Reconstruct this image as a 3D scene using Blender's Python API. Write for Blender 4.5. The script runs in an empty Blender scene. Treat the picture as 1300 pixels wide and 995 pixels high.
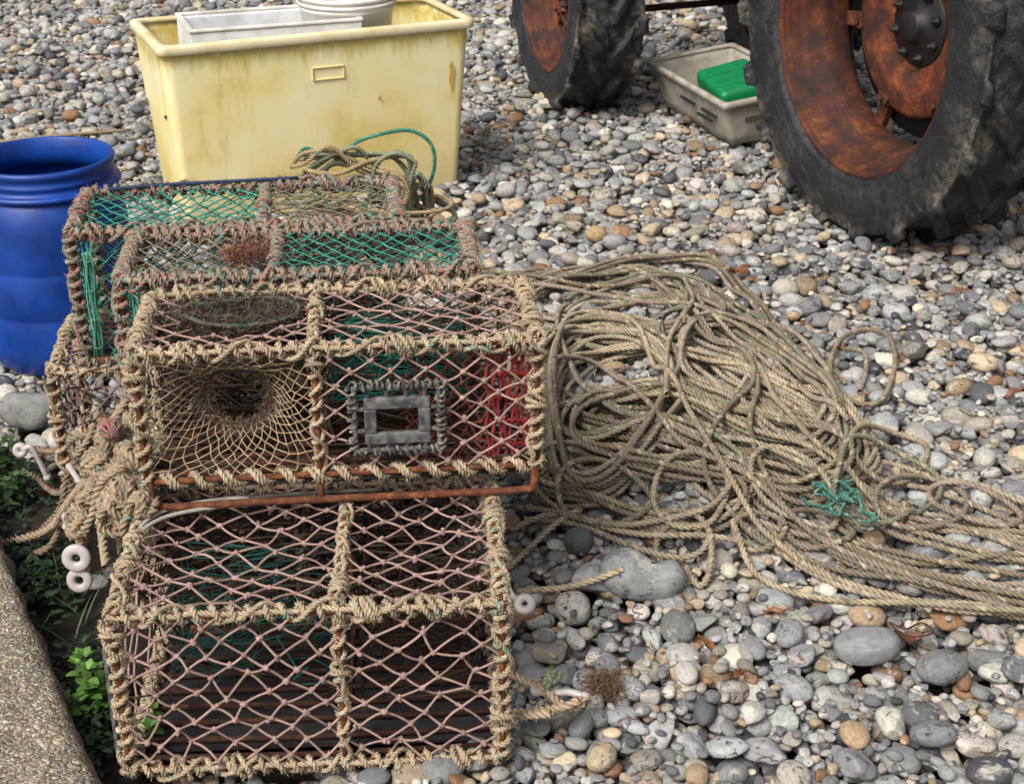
import bpy, bmesh, math, random
import numpy as np
from mathutils import Vector, Matrix

rng = np.random.default_rng(11)
random.seed(11)
sc = bpy.context.scene
col = sc.collection
PI = math.pi
R = math.radians

# ------------------------------------------------------------------ camera
CAM_H, PITCH, FPX, CX, CY = 1.8, R(24.35), 1900.0, 650.0, 453.0
cd = bpy.data.cameras.new('camera'); cam = bpy.data.objects.new('camera', cd); col.objects.link(cam)
cam.location = (0, 0, CAM_H); cam.rotation_euler = (PI/2 - PITCH, 0, 0)
cd.sensor_width = 36; cd.lens = FPX/1300*36; cd.shift_y = -(497.5-CY)/1300
cd.clip_start = .05; cd.clip_end = 500
cd.dof.use_dof = True; cd.dof.focus_distance = 3.0; cd.dof.aperture_fstop = 14.0
sc.camera = cam
SP, CP = math.sin(PITCH), math.cos(PITCH)

def ray(px, py):
    a = (px-CX)/FPX; b = -(py-CY)/FPX
    return np.array([a, CP + b*SP, -SP + b*CP])
def at(px, py, z=0.0):
    d = ray(px, py); t = (z-CAM_H)/d[2]
    return np.array([d[0]*t, d[1]*t, z])
def aty(px, py, Y):
    d = ray(px, py); t = Y/d[1]
    return np.array([d[0]*t, Y, CAM_H + d[2]*t])
def proj(P):
    P = np.atleast_2d(P); y = P[:,1]; z = P[:,2]-CAM_H
    dep = y*CP - z*SP; up = y*SP + z*CP
    return np.stack([CX + FPX*P[:,0]/dep, CY - FPX*up/dep, FPX/dep], 1)

# ------------------------------------------------------------------ mesh builder
class MB:
    def __init__(s): s.v=[]; s.q=[]; s.t=[]; s.c=[]; s.n=0
    def add(s, v, quads=None, tris=None, c=(1,1,1)):
        v = np.asarray(v, float)
        if quads is not None and len(quads): s.q.append(np.asarray(quads, np.int64)+s.n)
        if tris is not None and len(tris): s.t.append(np.asarray(tris, np.int64)+s.n)
        cc = np.asarray(c, float)
        if cc.ndim == 1: cc = np.tile(cc, (len(v),1))
        s.v.append(v); s.c.append(cc); s.n += len(v)
    def mesh(s, name, mat=None, smooth=True):
        me = bpy.data.meshes.new(name)
        v = np.concatenate(s.v); c = np.concatenate(s.c)
        q = np.concatenate(s.q) if s.q else np.zeros((0,4),np.int64)
        t = np.concatenate(s.t) if s.t else np.zeros((0,3),np.int64)
        me.vertices.add(len(v)); me.vertices.foreach_set('co', v.astype(np.float32).ravel())
        lv = np.concatenate([q.ravel(), t.ravel()]).astype(np.int32)
        me.loops.add(len(lv)); me.loops.foreach_set('vertex_index', lv)
        st = np.concatenate([np.arange(len(q))*4, len(q)*4+np.arange(len(t))*3]).astype(np.int32)
        me.polygons.add(len(st)); me.polygons.foreach_set('loop_start', st)
        me.update(calc_edges=True)
        me.polygons.foreach_set('use_smooth', np.full(len(st), smooth))
        a = me.color_attributes.new('Col', 'FLOAT_COLOR', 'POINT')
        a.data.foreach_set('color', np.concatenate([c, np.ones((len(c),1))],1).astype(np.float32).ravel())
        me.validate()
        if mat: me.materials.append(mat)
        return me
    def build(s, name, mat, parent=None, smooth=True):
        o = bpy.data.objects.new(name, s.mesh(name, mat, smooth)); col.objects.link(o)
        if parent: o.parent = parent
        return o

def tag(o, label=None, cat=None, group=None, kind=None):
    if label: o['label'] = label
    if cat: o['category'] = cat
    if group: o['group'] = group
    if kind: o['kind'] = kind
    return o
def empty(name, loc=(0,0,0), rz=0, label=None, cat=None, group=None):
    o = bpy.data.objects.new(name, None); col.objects.link(o); o.empty_display_size = .05
    o.location = loc; o.rotation_euler = (0,0,rz)
    return tag(o, label, cat, group)
def bevel(o, w, seg=3):
    m = o.modifiers.new('bevel','BEVEL'); m.width = w; m.segments = seg; m.limit_method='ANGLE'; m.angle_limit=R(35)
    return o

def catmull(P, closed=False, n=12):
    P = np.asarray(P, float)
    if closed: Q = np.concatenate([P[-1:], P, P[:2]])
    else: Q = np.concatenate([2*P[:1]-P[1:2], P, 2*P[-1:]-P[-2:-1]])
    t = np.linspace(0,1,n,endpoint=False)[:,None]
    out = []
    for i in range(len(Q)-3):
        p0,p1,p2,p3 = Q[i:i+4]
        out.append(.5*((2*p1)+(-p0+p2)*t+(2*p0-5*p1+4*p2-p3)*t**2+(-p0+3*p1-3*p2+p3)*t**3))
    out = np.concatenate(out)
    out = np.concatenate([out, (P[:1] if closed else P[-1:])])
    return out
def resample(P, step):
    P = np.asarray(P,float); d = np.linalg.norm(np.diff(P,axis=0),axis=1); s = np.concatenate([[0],np.cumsum(d)])
    n = max(3, int(s[-1]/step)+1); u = np.linspace(0, s[-1], n)
    return np.stack([np.interp(u, s, P[:,k]) for k in range(P.shape[1])],1), u
def smooth1(a, w):
    if w < 1: return a
    k = np.hanning(2*w+3)[1:-1]; k /= k.sum()
    if a.ndim == 1: return np.convolve(np.pad(a,(w,w),'edge'), k, 'valid')
    return np.stack([smooth1(a[:,i],w) for i in range(a.shape[1])],1)
def frames(P):
    T = np.gradient(P, axis=0); T /= np.linalg.norm(T,axis=1)[:,None]+1e-12
    U = np.empty_like(T)
    u = np.array([0,0,1.]) if abs(T[0,2])<.9 else np.array([1.,0,0])
    for i in range(len(T)):
        t = T[i]; d = u[0]*t[0]+u[1]*t[1]+u[2]*t[2]
        u = u - d*t; u = u/math.sqrt(u[0]*u[0]+u[1]*u[1]+u[2]*u[2]+1e-18); U[i] = u
    return T, U, np.cross(T,U)
def ringfaces(n, m, closed=False):
    i = np.arange(n if closed else n-1)[:,None]; j = np.arange(m)[None,:]
    a = i*m+j; b = i*m+(j+1)%m; i2 = (i+1)%n
    return np.stack([a, b, i2*m+(j+1)%m, i2*m+j],-1).reshape(-1,4)

def fuzz(mb, P, N, c, length=.02, w=.0007, curl=.6):
    """short loose fibres growing from points P along N"""
    n = len(P)
    L = length*rng.uniform(.15,1.0,n)[:,None]**1.0
    d = N + rng.normal(0,.6,(n,3)); d /= np.linalg.norm(d,axis=1)[:,None]
    d2 = d + rng.normal(0,curl,(n,3)); d2 /= np.linalg.norm(d2,axis=1)[:,None]
    d3 = d2 + rng.normal(0,curl,(n,3)); d3 /= np.linalg.norm(d3,axis=1)[:,None]
    s = np.cross(d, rng.normal(0,1,(n,3))); s /= np.linalg.norm(s,axis=1)[:,None]+1e-9
    p = [P, P+d*L*.4, P+d*L*.4+d2*L*.35, P+d*L*.4+d2*L*.35+d3*L*.3]
    v = np.stack([p[0]-s*w,p[0]+s*w,p[1]-s*w,p[1]+s*w,p[2]-s*w*.8,p[2]+s*w*.8,p[3]],1).reshape(-1,3)
    b = (np.arange(n)*7)[:,None]
    q = np.concatenate([b+[0,1,3,2], b+[2,3,5,4]]); t = b+[4,5,6]
    cc = np.repeat(np.broadcast_to(c,(n,3)),7,0)
    mb.add(v, q, t, cc)

def rope(mb, P, rad, c=(.3,.22,.13), flecks=(), pitch=None, step=None, m=12, fz=0, fzlen=.014, var=.12, fzw=.0006, closed=False, fade=None):
    """three-strand laid rope; flecks = [(colour, share)] tint single strands in places"""
    pitch = pitch or rad*4.9; step = step or rad*.85
    P, u = resample(P, step); n = len(P)
    T,U,V = frames(P)
    th = np.arange(m)/m*2*PI
    ph = u/pitch*2*PI
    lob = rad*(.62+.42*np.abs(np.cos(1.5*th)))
    groove_shade = .55+.5*np.abs(np.cos(1.5*th))**.8  # strand creases darkened in the colour to stand in for fine shade
    if m >= 9: pass
    ang = th[None,:]+ph[:,None]
    rr = lob[None,:]*(1+rng.normal(0,.03,(n,m)))
    X = P[:,None,:] + (np.cos(ang)*rr)[...,None]*U[:,None,:] + (np.sin(ang)*rr)[...,None]*V[:,None,:]
    # colour
    base = np.array(c)[None,None,:]*(1+smooth1(rng.normal(0,var*2,n),6)[:,None,None]+rng.normal(0,.05,(n,m,1)))
    base = np.broadcast_to(base,(n,m,3)).copy()
    if fade is not None: base = base*fade(P)[:,None,:]
    base *= groove_shade[None,:,None]
    strand = ((th+PI/3)//(2*PI/3)).astype(int)%3
    for fc, share in flecks:
        for k in range(3):
            g = smooth1(rng.normal(0,1,n),5); g = g/(g.std()+1e-9)
            thr = np.quantile(g, 1-share) if n>8 else 9
            wgt = np.clip((g-thr)*3,0,1)*.85
            msk = (strand==k)
            base[:,msk,:] = base[:,msk,:]*(1-wgt[:,None,None]) + np.array(fc)[None,None,:]*wgt[:,None,None]
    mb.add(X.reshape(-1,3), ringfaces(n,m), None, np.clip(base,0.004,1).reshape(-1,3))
    if not closed:
        for e,(r0) in ((0,0),(n-1,(n-1)*m)):
            pass
    if fz:
        fz *= .5; fzlen *= .65
        k = int(fz*u[-1])
        if k:
            i = rng.integers(0,n,k); j = rng.integers(0,m,k)
            N = X[i,j]-P[i]; N /= np.linalg.norm(N,axis=1)[:,None]+1e-9
            fuzz(mb, X[i,j], N, np.clip(base[i,j]*rng.uniform(.7,1.5,(k,1)),0,1), fzlen, fzw)
    return X

def tube(mb, P, r, c=(1,1,1), m=8, step=None, closed=False, cap=True):
    P = np.asarray(P,float)
    if step: P,_ = resample(P, step)
    n = len(P); T,U,V = frames(P)
    th = np.arange(m)/m*2*PI; r = np.broadcast_to(r,(n,))
    X = P[:,None,:]+(np.cos(th)[None,:]*r[:,None])[...,None]*U[:,None,:]+(np.sin(th)[None,:]*r[:,None])[...,None]*V[:,None,:]
    v = X.reshape(-1,3); q = ringfaces(n,m,closed)
    if cap and not closed:
        v = np.concatenate([v,P[:1],P[-1:]]); a=n*m
        j = np.arange(m)
        t = np.concatenate([np.stack([np.full(m,a),(j+1)%m,j],1), np.stack([np.full(m,a+1),(n-1)*m+j,(n-1)*m+(j+1)%m],1)])
        mb.add(v,q,t,c)
    else: mb.add(v,q,None,c)

def tubes(mb, A, B, r, c, m=5, bow=.0):
    """many short cords A->B, slightly bowed"""
    A=np.asarray(A,float); B=np.asarray(B,float); n=len(A); K=4
    D=B-A; L=np.linalg.norm(D,axis=1)[:,None]+1e-9; T=D/L
    ref=np.where(np.abs(T[:,2:3])<.9, np.array([[0,0,1.]]), np.array([[1.,0,0]]))
    U=np.cross(T,ref); U/=np.linalg.norm(U,axis=1)[:,None]; V=np.cross(T,U)
    off=rng.normal(0,1,(n,3))*bow*L
    s=np.linspace(0,1,K); th=np.arange(m)/m*2*PI
    C=A[:,None,:]+D[:,None,:]*s[None,:,None]+off[:,None,:]*(4*s*(1-s))[None,:,None]
    rr=np.broadcast_to(r,(n,))[:,None]*(1+rng.normal(0,.06,(n,K)))
    X=C[:,:,None,:]+(rr[:,:,None]*np.cos(th))[...,None]*U[:,None,None,:]+(rr[:,:,None]*np.sin(th))[...,None]*V[:,None,None,:]
    f=ringfaces(K,m); F=(f[None]+(np.arange(n)*K*m)[:,None,None]).reshape(-1,4)
    cc=np.repeat(np.broadcast_to(c,(n,3)),K*m,0)
    mb.add(X.reshape(-1,3),F,None,cc)

def ico(sub):
    bm=bmesh.new(); bmesh.ops.create_icosphere(bm,subdivisions=sub,radius=1)
    v=np.array([x.co[:] for x in bm.verts]); f=np.array([[x.index for x in g.verts] for g in bm.faces]); bm.free()
    return v,f
ICO2=ico(2); ICO4=ico(4)
def blobs(mb, P, r, c, jit=.22):
    v,f=ICO2; n=len(P)
    s=np.broadcast_to(r,(n,))[:,None]*rng.uniform(.75,1.25,(n,3))
    X=v[None]*s[:,None,:]*(1+rng.normal(0,jit*.6,(n,len(v),1)))+np.asarray(P)[:,None,:]
    F=(f[None]+(np.arange(n)*len(v))[:,None,None]).reshape(-1,3)
    mb.add(X.reshape(-1,3),None,F,np.repeat(np.broadcast_to(c,(n,3)),len(v),0))

def box_arr(x0,x1,y0,y1,z0,z1):
    v=np.array([[x,y,z] for z in (z0,z1) for y in (y0,y1) for x in (x0,x1)],float)
    q=[[0,2,3,1],[4,5,7,6],[0,1,5,4],[2,6,7,3],[0,4,6,2],[1,3,7,5]]
    return v,q
def boxm(mb,x0,x1,y0,y1,z0,z1,c=(1,1,1)):
    v,q=box_arr(x0,x1,y0,y1,z0,z1); mb.add(v,q,None,c)
def lathe(mb, prof, n=64, axis='z', c=(1,1,1), closed_prof=False):
    prof=np.asarray(prof,float); m=len(prof)
    th=np.arange(n)/n*2*PI
    r=prof[:,0][None,:]; h=np.broadcast_to(prof[:,1][None,:],(n,m))
    X=np.stack([r*np.cos(th)[:,None], r*np.sin(th)[:,None], h],-1)
    if axis=='x': X=X[...,[2,0,1]]
    i=np.arange(n)[:,None]; k=m if closed_prof else m-1; j=np.arange(k)[None,:]
    q=np.stack([i*m+j,((i+1)%n)*m+j,((i+1)%n)*m+(j+1)%m,i*m+(j+1)%m],-1).reshape(-1,4)
    mb.add(X.reshape(-1,3),q,None,c)

def noise3(P, seed, freq, n=10):
    g=np.random.default_rng(seed); out=np.zeros(len(P))
    for k in range(n):
        d=g.normal(0,1,3); d/=np.linalg.norm(d); f=freq*g.uniform(.6,1.6)
        out+=np.sin(P@d*f+g.uniform(0,6.28))
    return out/math.sqrt(n/2)

# ------------------------------------------------------------------ materials
def new_mat(name):
    m=bpy.data.materials.new(name); m.use_nodes=True; nt=m.node_tree
    return m, nt, nt.nodes['Principled BSDF']
def N(nt,t,**k):
    n=nt.nodes.new(t)
    for a,b in k.items():
        if a.startswith('i_'):
            n.inputs[a[2:].replace('_',' ')].default_value=b
        else: setattr(n,a,b)
    return n
def ramp(nt, fac, stops, interp='LINEAR'):
    r=nt.nodes.new('ShaderNodeValToRGB'); r.color_ramp.interpolation=interp
    e=r.color_ramp.elements
    while len(e)<len(stops): e.new(.5)
    for x,(p,c) in zip(e,stops): x.position=p; x.color=(*c,1) if len(c)==3 else c
    nt.links.new(fac,r.inputs['Fac']); return r.outputs['Color']
def noise(nt, scale, detail=6, rough=.6, co=None, dist=0):
    n=N(nt,'ShaderNodeTexNoise'); n.inputs['Scale'].default_value=scale; n.inputs['Detail'].default_value=detail
    n.inputs['Roughness'].default_value=rough; n.inputs['Distortion'].default_value=dist
    if co: nt.links.new(co,n.inputs['Vector'])
    return n.outputs['Fac']
def mix(nt, fac, a, b, mode='MIX'):
    n=nt.nodes.new('ShaderNodeMix'); n.data_type='RGBA'; n.blend_type=mode; n.clamp_factor=True
    for s,x in ((n.inputs[0],fac),(n.inputs[6],a),(n.inputs[7],b)):
        if hasattr(x,'links'): nt.links.new(x,s)
        else: s.default_value = x if not isinstance(x,tuple) else (*x,1) if len(x)==3 else x
    return n.outputs[2]
def bump(nt, b, h, strength=.5, dist=.002):
    n=nt.nodes.new('ShaderNodeBump'); n.inputs['Strength'].default_value=strength; n.inputs['Distance'].default_value=dist
    nt.links.new(h,n.inputs['Height']); nt.links.new(n.outputs[0],b.inputs['Normal']); return n
def objco(nt): return nt.nodes.new('ShaderNodeTexCoord').outputs['Object']

def m_fibre(name, rough=.85, bs=900, sheen=.0):
    m,nt,b=new_mat(name); a=N(nt,'ShaderNodeVertexColor',layer_name='Col')
    co=objco(nt)
    n=noise(nt,60,5,.7,co)
    c=mix(nt,.55,a.outputs['Color'],ramp(nt,n,[(.25,(.35,.35,.35)),(.75,(1.25,1.25,1.2))]),'MULTIPLY')
    nt.links.new(c,b.inputs['Base Color']); b.inputs['Roughness'].default_value=rough
    b.inputs['Specular IOR Level'].default_value=.25
    bump(nt,b,noise(nt,bs,3,.6,co),.6,.0012); return m
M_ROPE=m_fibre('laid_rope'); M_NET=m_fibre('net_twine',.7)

def m_rust(name, cols=((.035,.013,.009),(.13,.038,.012),(.36,.13,.03)), sc_=45):
    m,nt,b=new_mat(name); co=objco(nt); n=noise(nt,sc_,8,.7,co)
    c=ramp(nt,n,[(.30,cols[0]),(.52,cols[1]),(.72,cols[2])]); nt.links.new(c,b.inputs['Base Color'])
    b.inputs['Roughness'].default_value=.85; bump(nt,b,noise(nt,sc_*5,6,.7,co),.8,.002); return m
M_RUST=m_rust('rusty_iron'); M_DRUST=m_rust('dark_rusty_iron',((.015,.008,.006),(.05,.018,.01),(.13,.04,.015)))

def m_plastic(name, c, rough=.45, stain=None, ss=8, dark=.7, bs=120, bst=.15):
    m,nt,b=new_mat(name); co=objco(nt)
    n=noise(nt,ss,8,.65,co)
    cc=mix(nt,ramp(nt,n,[(.42,(0,0,0)),(.75,(1,1,1))]),c,stain or tuple(x*dark for x in c))
    n2=noise(nt,ss*9,6,.75,co)
    cc=mix(nt,ramp(nt,n2,[(.60,(0,0,0)),(.80,(.6,.6,.6))]),cc,tuple(x*.45 for x in (stain or c)))
    nt.links.new(cc,b.inputs['Base Color'])
    nt.links.new(ramp(nt,n2,[(.3,(rough*.8,)*3),(.8,(min(1,rough*1.4),)*3)]),b.inputs['Roughness'])
    bump(nt,b,noise(nt,bs,4,.6,co),bst,.002); return m
M_WHITE=m_plastic('weathered_white_plastic',(.76,.74,.68),.5,(.36,.32,.24),9)
M_TOGGLE=m_plastic('toggle_plastic',(.46,.42,.41),.38,(.36,.32,.28),45)
M_CRATE=m_plastic('crate_plastic',(.42,.40,.34),.55,(.22,.18,.12),14)
M_GREEN=m_plastic('green_plastic',(.005,.22,.07),.4,(.004,.14,.05),20)
M_GREY=m_plastic('grey_plastic',(.040,.045,.056),.75,(.27,.255,.225),42)
M_DARK=m_plastic('black_rubber',(.012,.012,.013),.8,(.04,.035,.03),40)

def m_barrel():
    m,nt,b=new_mat('blue_barrel_plastic'); co=objco(nt)
    n=noise(nt,6,7,.7,co); n2=noise(nt,160,4,.8,co)
    c=ramp(nt,n,[(.3,(.001,.020,.14)),(.7,(.002,.058,.35))])
    c=mix(nt,ramp(nt,n2,[(.66,(0,0,0)),(.74,(.35,.35,.35))]),c,(.08,.12,.2))
    # sun-faded scuffs that follow the wall of the barrel
    mp=N(nt,'ShaderNodeMapping'); mp.inputs['Scale'].default_value=(30,30,3); nt.links.new(co,mp.inputs['Vector'])
    n3=noise(nt,1.5,6,.7,mp.outputs[0])
    c=mix(nt,ramp(nt,n3,[(.55,(0,0,0)),(.8,(.25,.25,.25))]),c,(.05,.10,.35))
    nt.links.new(c,b.inputs['Base Color'])
    nt.links.new(ramp(nt,n,[(.3,(.36,)*3),(.7,(.55,)*3)]),b.inputs['Roughness'])
    bump(nt,b,noise(nt,40,5,.6,co),.12,.003); return m
M_BARREL=m_barrel()

def m_tub(name, base, pale):
    m,nt,b=new_mat(name); co=objco(nt)
    n=noise(nt,2.6,8,.62,co)
    c=ramp(nt,n,[(.30,pale),(.50,base),(.66,(base[0]*.86,base[1]*.76,base[2]*.50))])
    mp=N(nt,'ShaderNodeMapping'); mp.inputs['Scale'].default_value=(9,9,1.6); nt.links.new(co,mp.inputs['Vector'])
    n2=noise(nt,1.8,8,.72,mp.outputs[0])
    c=mix(nt,ramp(nt,n2,[(.56,(0,0,0)),(.78,(.55,.55,.55))]),c,(.42,.28,.05))
    sx=N(nt,'ShaderNodeSeparateXYZ'); nt.links.new(co,sx.inputs[0])
    ad=N(nt,'ShaderNodeMath',operation='MULTIPLY_ADD'); nt.links.new(n2,ad.inputs[0]); ad.inputs[1].default_value=.22; nt.links.new(sx.outputs[2],ad.inputs[2])
    hi=ramp(nt,ad.outputs[0],[(.665,(0,0,0)),(.73,(.8,.8,.8)),(.765,(0,0,0))])
    c=mix(nt,hi,c,(.50,.38,.05))
    lo=ramp(nt,ad.outputs[0],[(.08,(.55,.55,.55)),(.30,(0,0,0))]); c=mix(nt,lo,c,(.30,.22,.08))
    # small scratches and rust spots
    n3=noise(nt,55,5,.8,co); c=mix(nt,ramp(nt,n3,[(.69,(0,0,0)),(.75,(.5,.5,.5))]),c,(.20,.09,.02))
    nt.links.new(c,b.inputs['Base Color']); b.inputs['Roughness'].default_value=.5
    b.inputs['Subsurface Weight'].default_value=.08; b.inputs['Subsurface Radius'].default_value=(.03,.02,.008)
    bump(nt,b,noise(nt,35,6,.6,co),.2,.003); return m
M_TUB=m_tub('yellowed_tub_plastic',(.86,.75,.37),(.91,.85,.58))
M_TUBRIM=m_plastic('tub_rim_plastic',(.74,.66,.44),.5,(.52,.38,.10),7)

def m_tyre():
    m,nt,b=new_mat('worn_tyre_rubber'); co=objco(nt)
    n=noise(nt,5,9,.7,co,.6); n2=noise(nt,38,8,.75,co)
    c=ramp(nt,n2,[(.3,(.004,.005,.007)),(.7,(.018,.021,.028))])
    a=N(nt,'ShaderNodeVertexColor',layer_name='Col')
    sp=N(nt,'ShaderNodeSeparateColor'); nt.links.new(a.outputs['Color'],sp.inputs[0])
    mu=N(nt,'ShaderNodeMath',operation='MULTIPLY'); nt.links.new(sp.outputs[0],mu.inputs[0])
    dm=ramp(nt,n,[(.46,(0,0,0)),(.66,(1,1,1))]); 
    rp=N(nt,'ShaderNodeRGBToBW'); nt.links.new(dm,rp.inputs[0]); nt.links.new(rp.outputs[0],mu.inputs[1])
    nz=ramp(nt,n2,[(.38,(0,0,0)),(.60,(1,1,1))]); rp2=N(nt,'ShaderNodeRGBToBW'); nt.links.new(nz,rp2.inputs[0])
    mu2=N(nt,'ShaderNodeMath',operation='MULTIPLY'); nt.links.new(mu.outputs[0],mu2.inputs[0]); nt.links.new(rp2.outputs[0],mu2.inputs[1])
    c=mix(nt,mu2.outputs[0],c,(.27,.235,.175))
    nt.links.new(c,b.inputs['Base Color']); b.inputs['Roughness'].default_value=.55
    v=N(nt,'ShaderNodeTexVoronoi',feature='DISTANCE_TO_EDGE'); v.inputs['Scale'].default_value=16; nt.links.new(co,v.inputs['Vector'])
    h=mix(nt,.25,n2,ramp(nt,v.outputs['Distance'],[(0,(0,0,0)),(.03,(1,1,1))]))
    bump(nt,b,h,.9,.008); return m
M_TYRE=m_tyre()
def m_rim(name='rusted_red_rim',dk=1.0):
    m,nt,b=new_mat(name); co=objco(nt)
    n=noise(nt,6,9,.72,co,.1); n2=noise(nt,11,12,.72,co)
    c=ramp(nt,n2,[(.36,(.022*dk,.009*dk,.006*dk)),(.50,(.11*dk,.028*dk,.010*dk)),(.60,(.25*dk,.068*dk,.014*dk)),(.72,(.52*dk,.18*dk,.03*dk))])
    c=mix(nt,ramp(nt,n,[(.56,(0,0,0)),(.66,(.55,.55,.55))]),c,(.20*dk,.018*dk,.010*dk))
    c=mix(nt,ramp(nt,n,[(.36,(.9,.9,.9)),(.47,(0,0,0))]),c,(.035,.014,.010))
    # rings of scale that follow the wheel
    sx=N(nt,'ShaderNodeSeparateXYZ'); nt.links.new(co,sx.inputs[0])
    w=noise(nt,1,8,.8,None); wn=nt.nodes[-1]
    cb=N(nt,'ShaderNodeCombineXYZ')
    l=N(nt,'ShaderNodeVectorMath',operation='LENGTH'); cz=N(nt,'ShaderNodeCombineXYZ'); nt.links.new(sx.outputs[1],cz.inputs[0]); nt.links.new(sx.outputs[2],cz.inputs[1]); nt.links.new(cz.outputs[0],l.inputs[0])
    ml=N(nt,'ShaderNodeMath',operation='MULTIPLY'); nt.links.new(l.outputs['Value'],ml.inputs[0]); ml.inputs[1].default_value=110
    mx=N(nt,'ShaderNodeMath',operation='MULTIPLY'); nt.links.new(sx.outputs[0],mx.inputs[0]); mx.inputs[1].default_value=90
    nt.links.new(ml.outputs[0],cb.inputs[0]); nt.links.new(mx.outputs[0],cb.inputs[1]); nt.links.new(n,cb.inputs[2]); nt.links.new(cb.outputs[0],wn.inputs['Vector'])
    c=mix(nt,.9,c,ramp(nt,w,[(.3,(.30,.27,.25)),(.7,(1.3,1.25,1.2))]),'MULTIPLY')
    nt.links.new(c,b.inputs['Base Color']); b.inputs['Roughness'].default_value=.8; bump(nt,b,n2,.8,.005); return m
M_RIM=m_rim(); M_DRUM=m_rim('shaded_rusted_drum',.55)  # drum rust darkened in the colour to suggest shade inside the dish

def m_pebble(name='flint_pebble'):
    m,nt,b=new_mat(name)
    tc=nt.nodes.new('ShaderNodeTexCoord'); oi=nt.nodes.new('ShaderNodeObjectInfo')
    at_=N(nt,'ShaderNodeAttribute',attribute_type='INSTANCER',attribute_name='pcol')
    ra=N(nt,'ShaderNodeAttribute',attribute_type='INSTANCER',attribute_name='pseed')
    v=N(nt,'ShaderNodeVectorMath',operation='MULTIPLY_ADD')
    nt.links.new(ra.outputs['Fac'],v.inputs[1]); v.inputs[0].default_value=(53,97,31); nt.links.new(tc.outputs['Object'],v.inputs[2])
    co=v.outputs[0]
    n1=noise(nt,.9,5,.6,co,.5); n2=noise(nt,3.2,8,.72,co); n3=noise(nt,14,5,.7,co)
    bc=at_.outputs['Color']
    mott=ramp(nt,n2,[(.28,(.40,.41,.44)),(.50,(1,1,1)),(.76,(1.5,1.46,1.38))])
    c=mix(nt,.85,bc,mott,'MULTIPLY')
    # pale cortex patches on some, dark flint core on others
    def msk(x,lo,hi):
        r_=ramp(nt,x,[(lo,(0,0,0)),(hi,(1,1,1))]); q=N(nt,'ShaderNodeRGBToBW'); nt.links.new(r_,q.inputs[0]); return q.outputs[0]
    def fr(k):
        a=N(nt,'ShaderNodeMath',operation='MULTIPLY'); nt.links.new(ra.outputs['Fac'],a.inputs[0]); a.inputs[1].default_value=k
        f=N(nt,'ShaderNodeMath',operation='FRACT'); nt.links.new(a.outputs[0],f.inputs[0]); return f.outputs[0]
    def mul(a,b_):
        q=N(nt,'ShaderNodeMath',operation='MULTIPLY'); nt.links.new(a,q.inputs[0]); nt.links.new(b_,q.inputs[1]); return q.outputs[0]
    pale=mul(msk(n1,.54,.62),msk(fr(7.31),.45,.5)); c=mix(nt,mul(pale,msk(n2,.30,.55)),c,(.50,.47,.41))
    n4=noise(nt,1.3,6,.7,co,1.2)
    dark=mul(msk(n4,.56,.61),msk(fr(13.7),.5,.55)); c=mix(nt,dark,c,(.055,.06,.07))
    br=mul(msk(n4,.62,.68),msk(fr(23.9),.72,.76)); c=mix(nt,br,c,(.24,.115,.045))
    c=mix(nt,msk(n3,.66,.74),c,(.52,.50,.46))
    nt.links.new(c,b.inputs['Base Color'])
    nt.links.new(ramp(nt,n2,[(.3,(.42,)*3),(.7,(.75,)*3)]),b.inputs['Roughness'])
    b.inputs['Specular IOR Level'].default_value=.4
    bump(nt,b,mix(nt,.4,n2,n3),.35,.12); return m
M_PEB=m_pebble()

def m_ground():
    m,nt,b=new_mat('dark_shingle_bed'); co=objco(nt); n=noise(nt,25,8,.7,co)
    v=N(nt,'ShaderNodeTexVoronoi'); v.inputs['Scale'].default_value=26; nt.links.new(co,v.inputs['Vector'])
    c=mix(nt,.6,ramp(nt,n,[(.3,(.03,.027,.023)),(.7,(.12,.11,.095))]),v.outputs['Color'],'MULTIPLY')
    nt.links.new(c,b.inputs['Base Color']); b.inputs['Roughness'].default_value=.9; bump(nt,b,v.outputs['Distance'],1,.03); return m
def m_soil():
    m,nt,b=new_mat('dark_soil'); co=objco(nt); n=noise(nt,30,8,.75,co)
    nt.links.new(ramp(nt,n,[(.35,(.008,.006,.004)),(.6,(.03,.02,.012)),(.8,(.07,.05,.03))]),b.inputs['Base Color'])
    b.inputs['Roughness'].default_value=.95; bump(nt,b,noise(nt,120,6,.7,co),1,.01); return m
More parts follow.
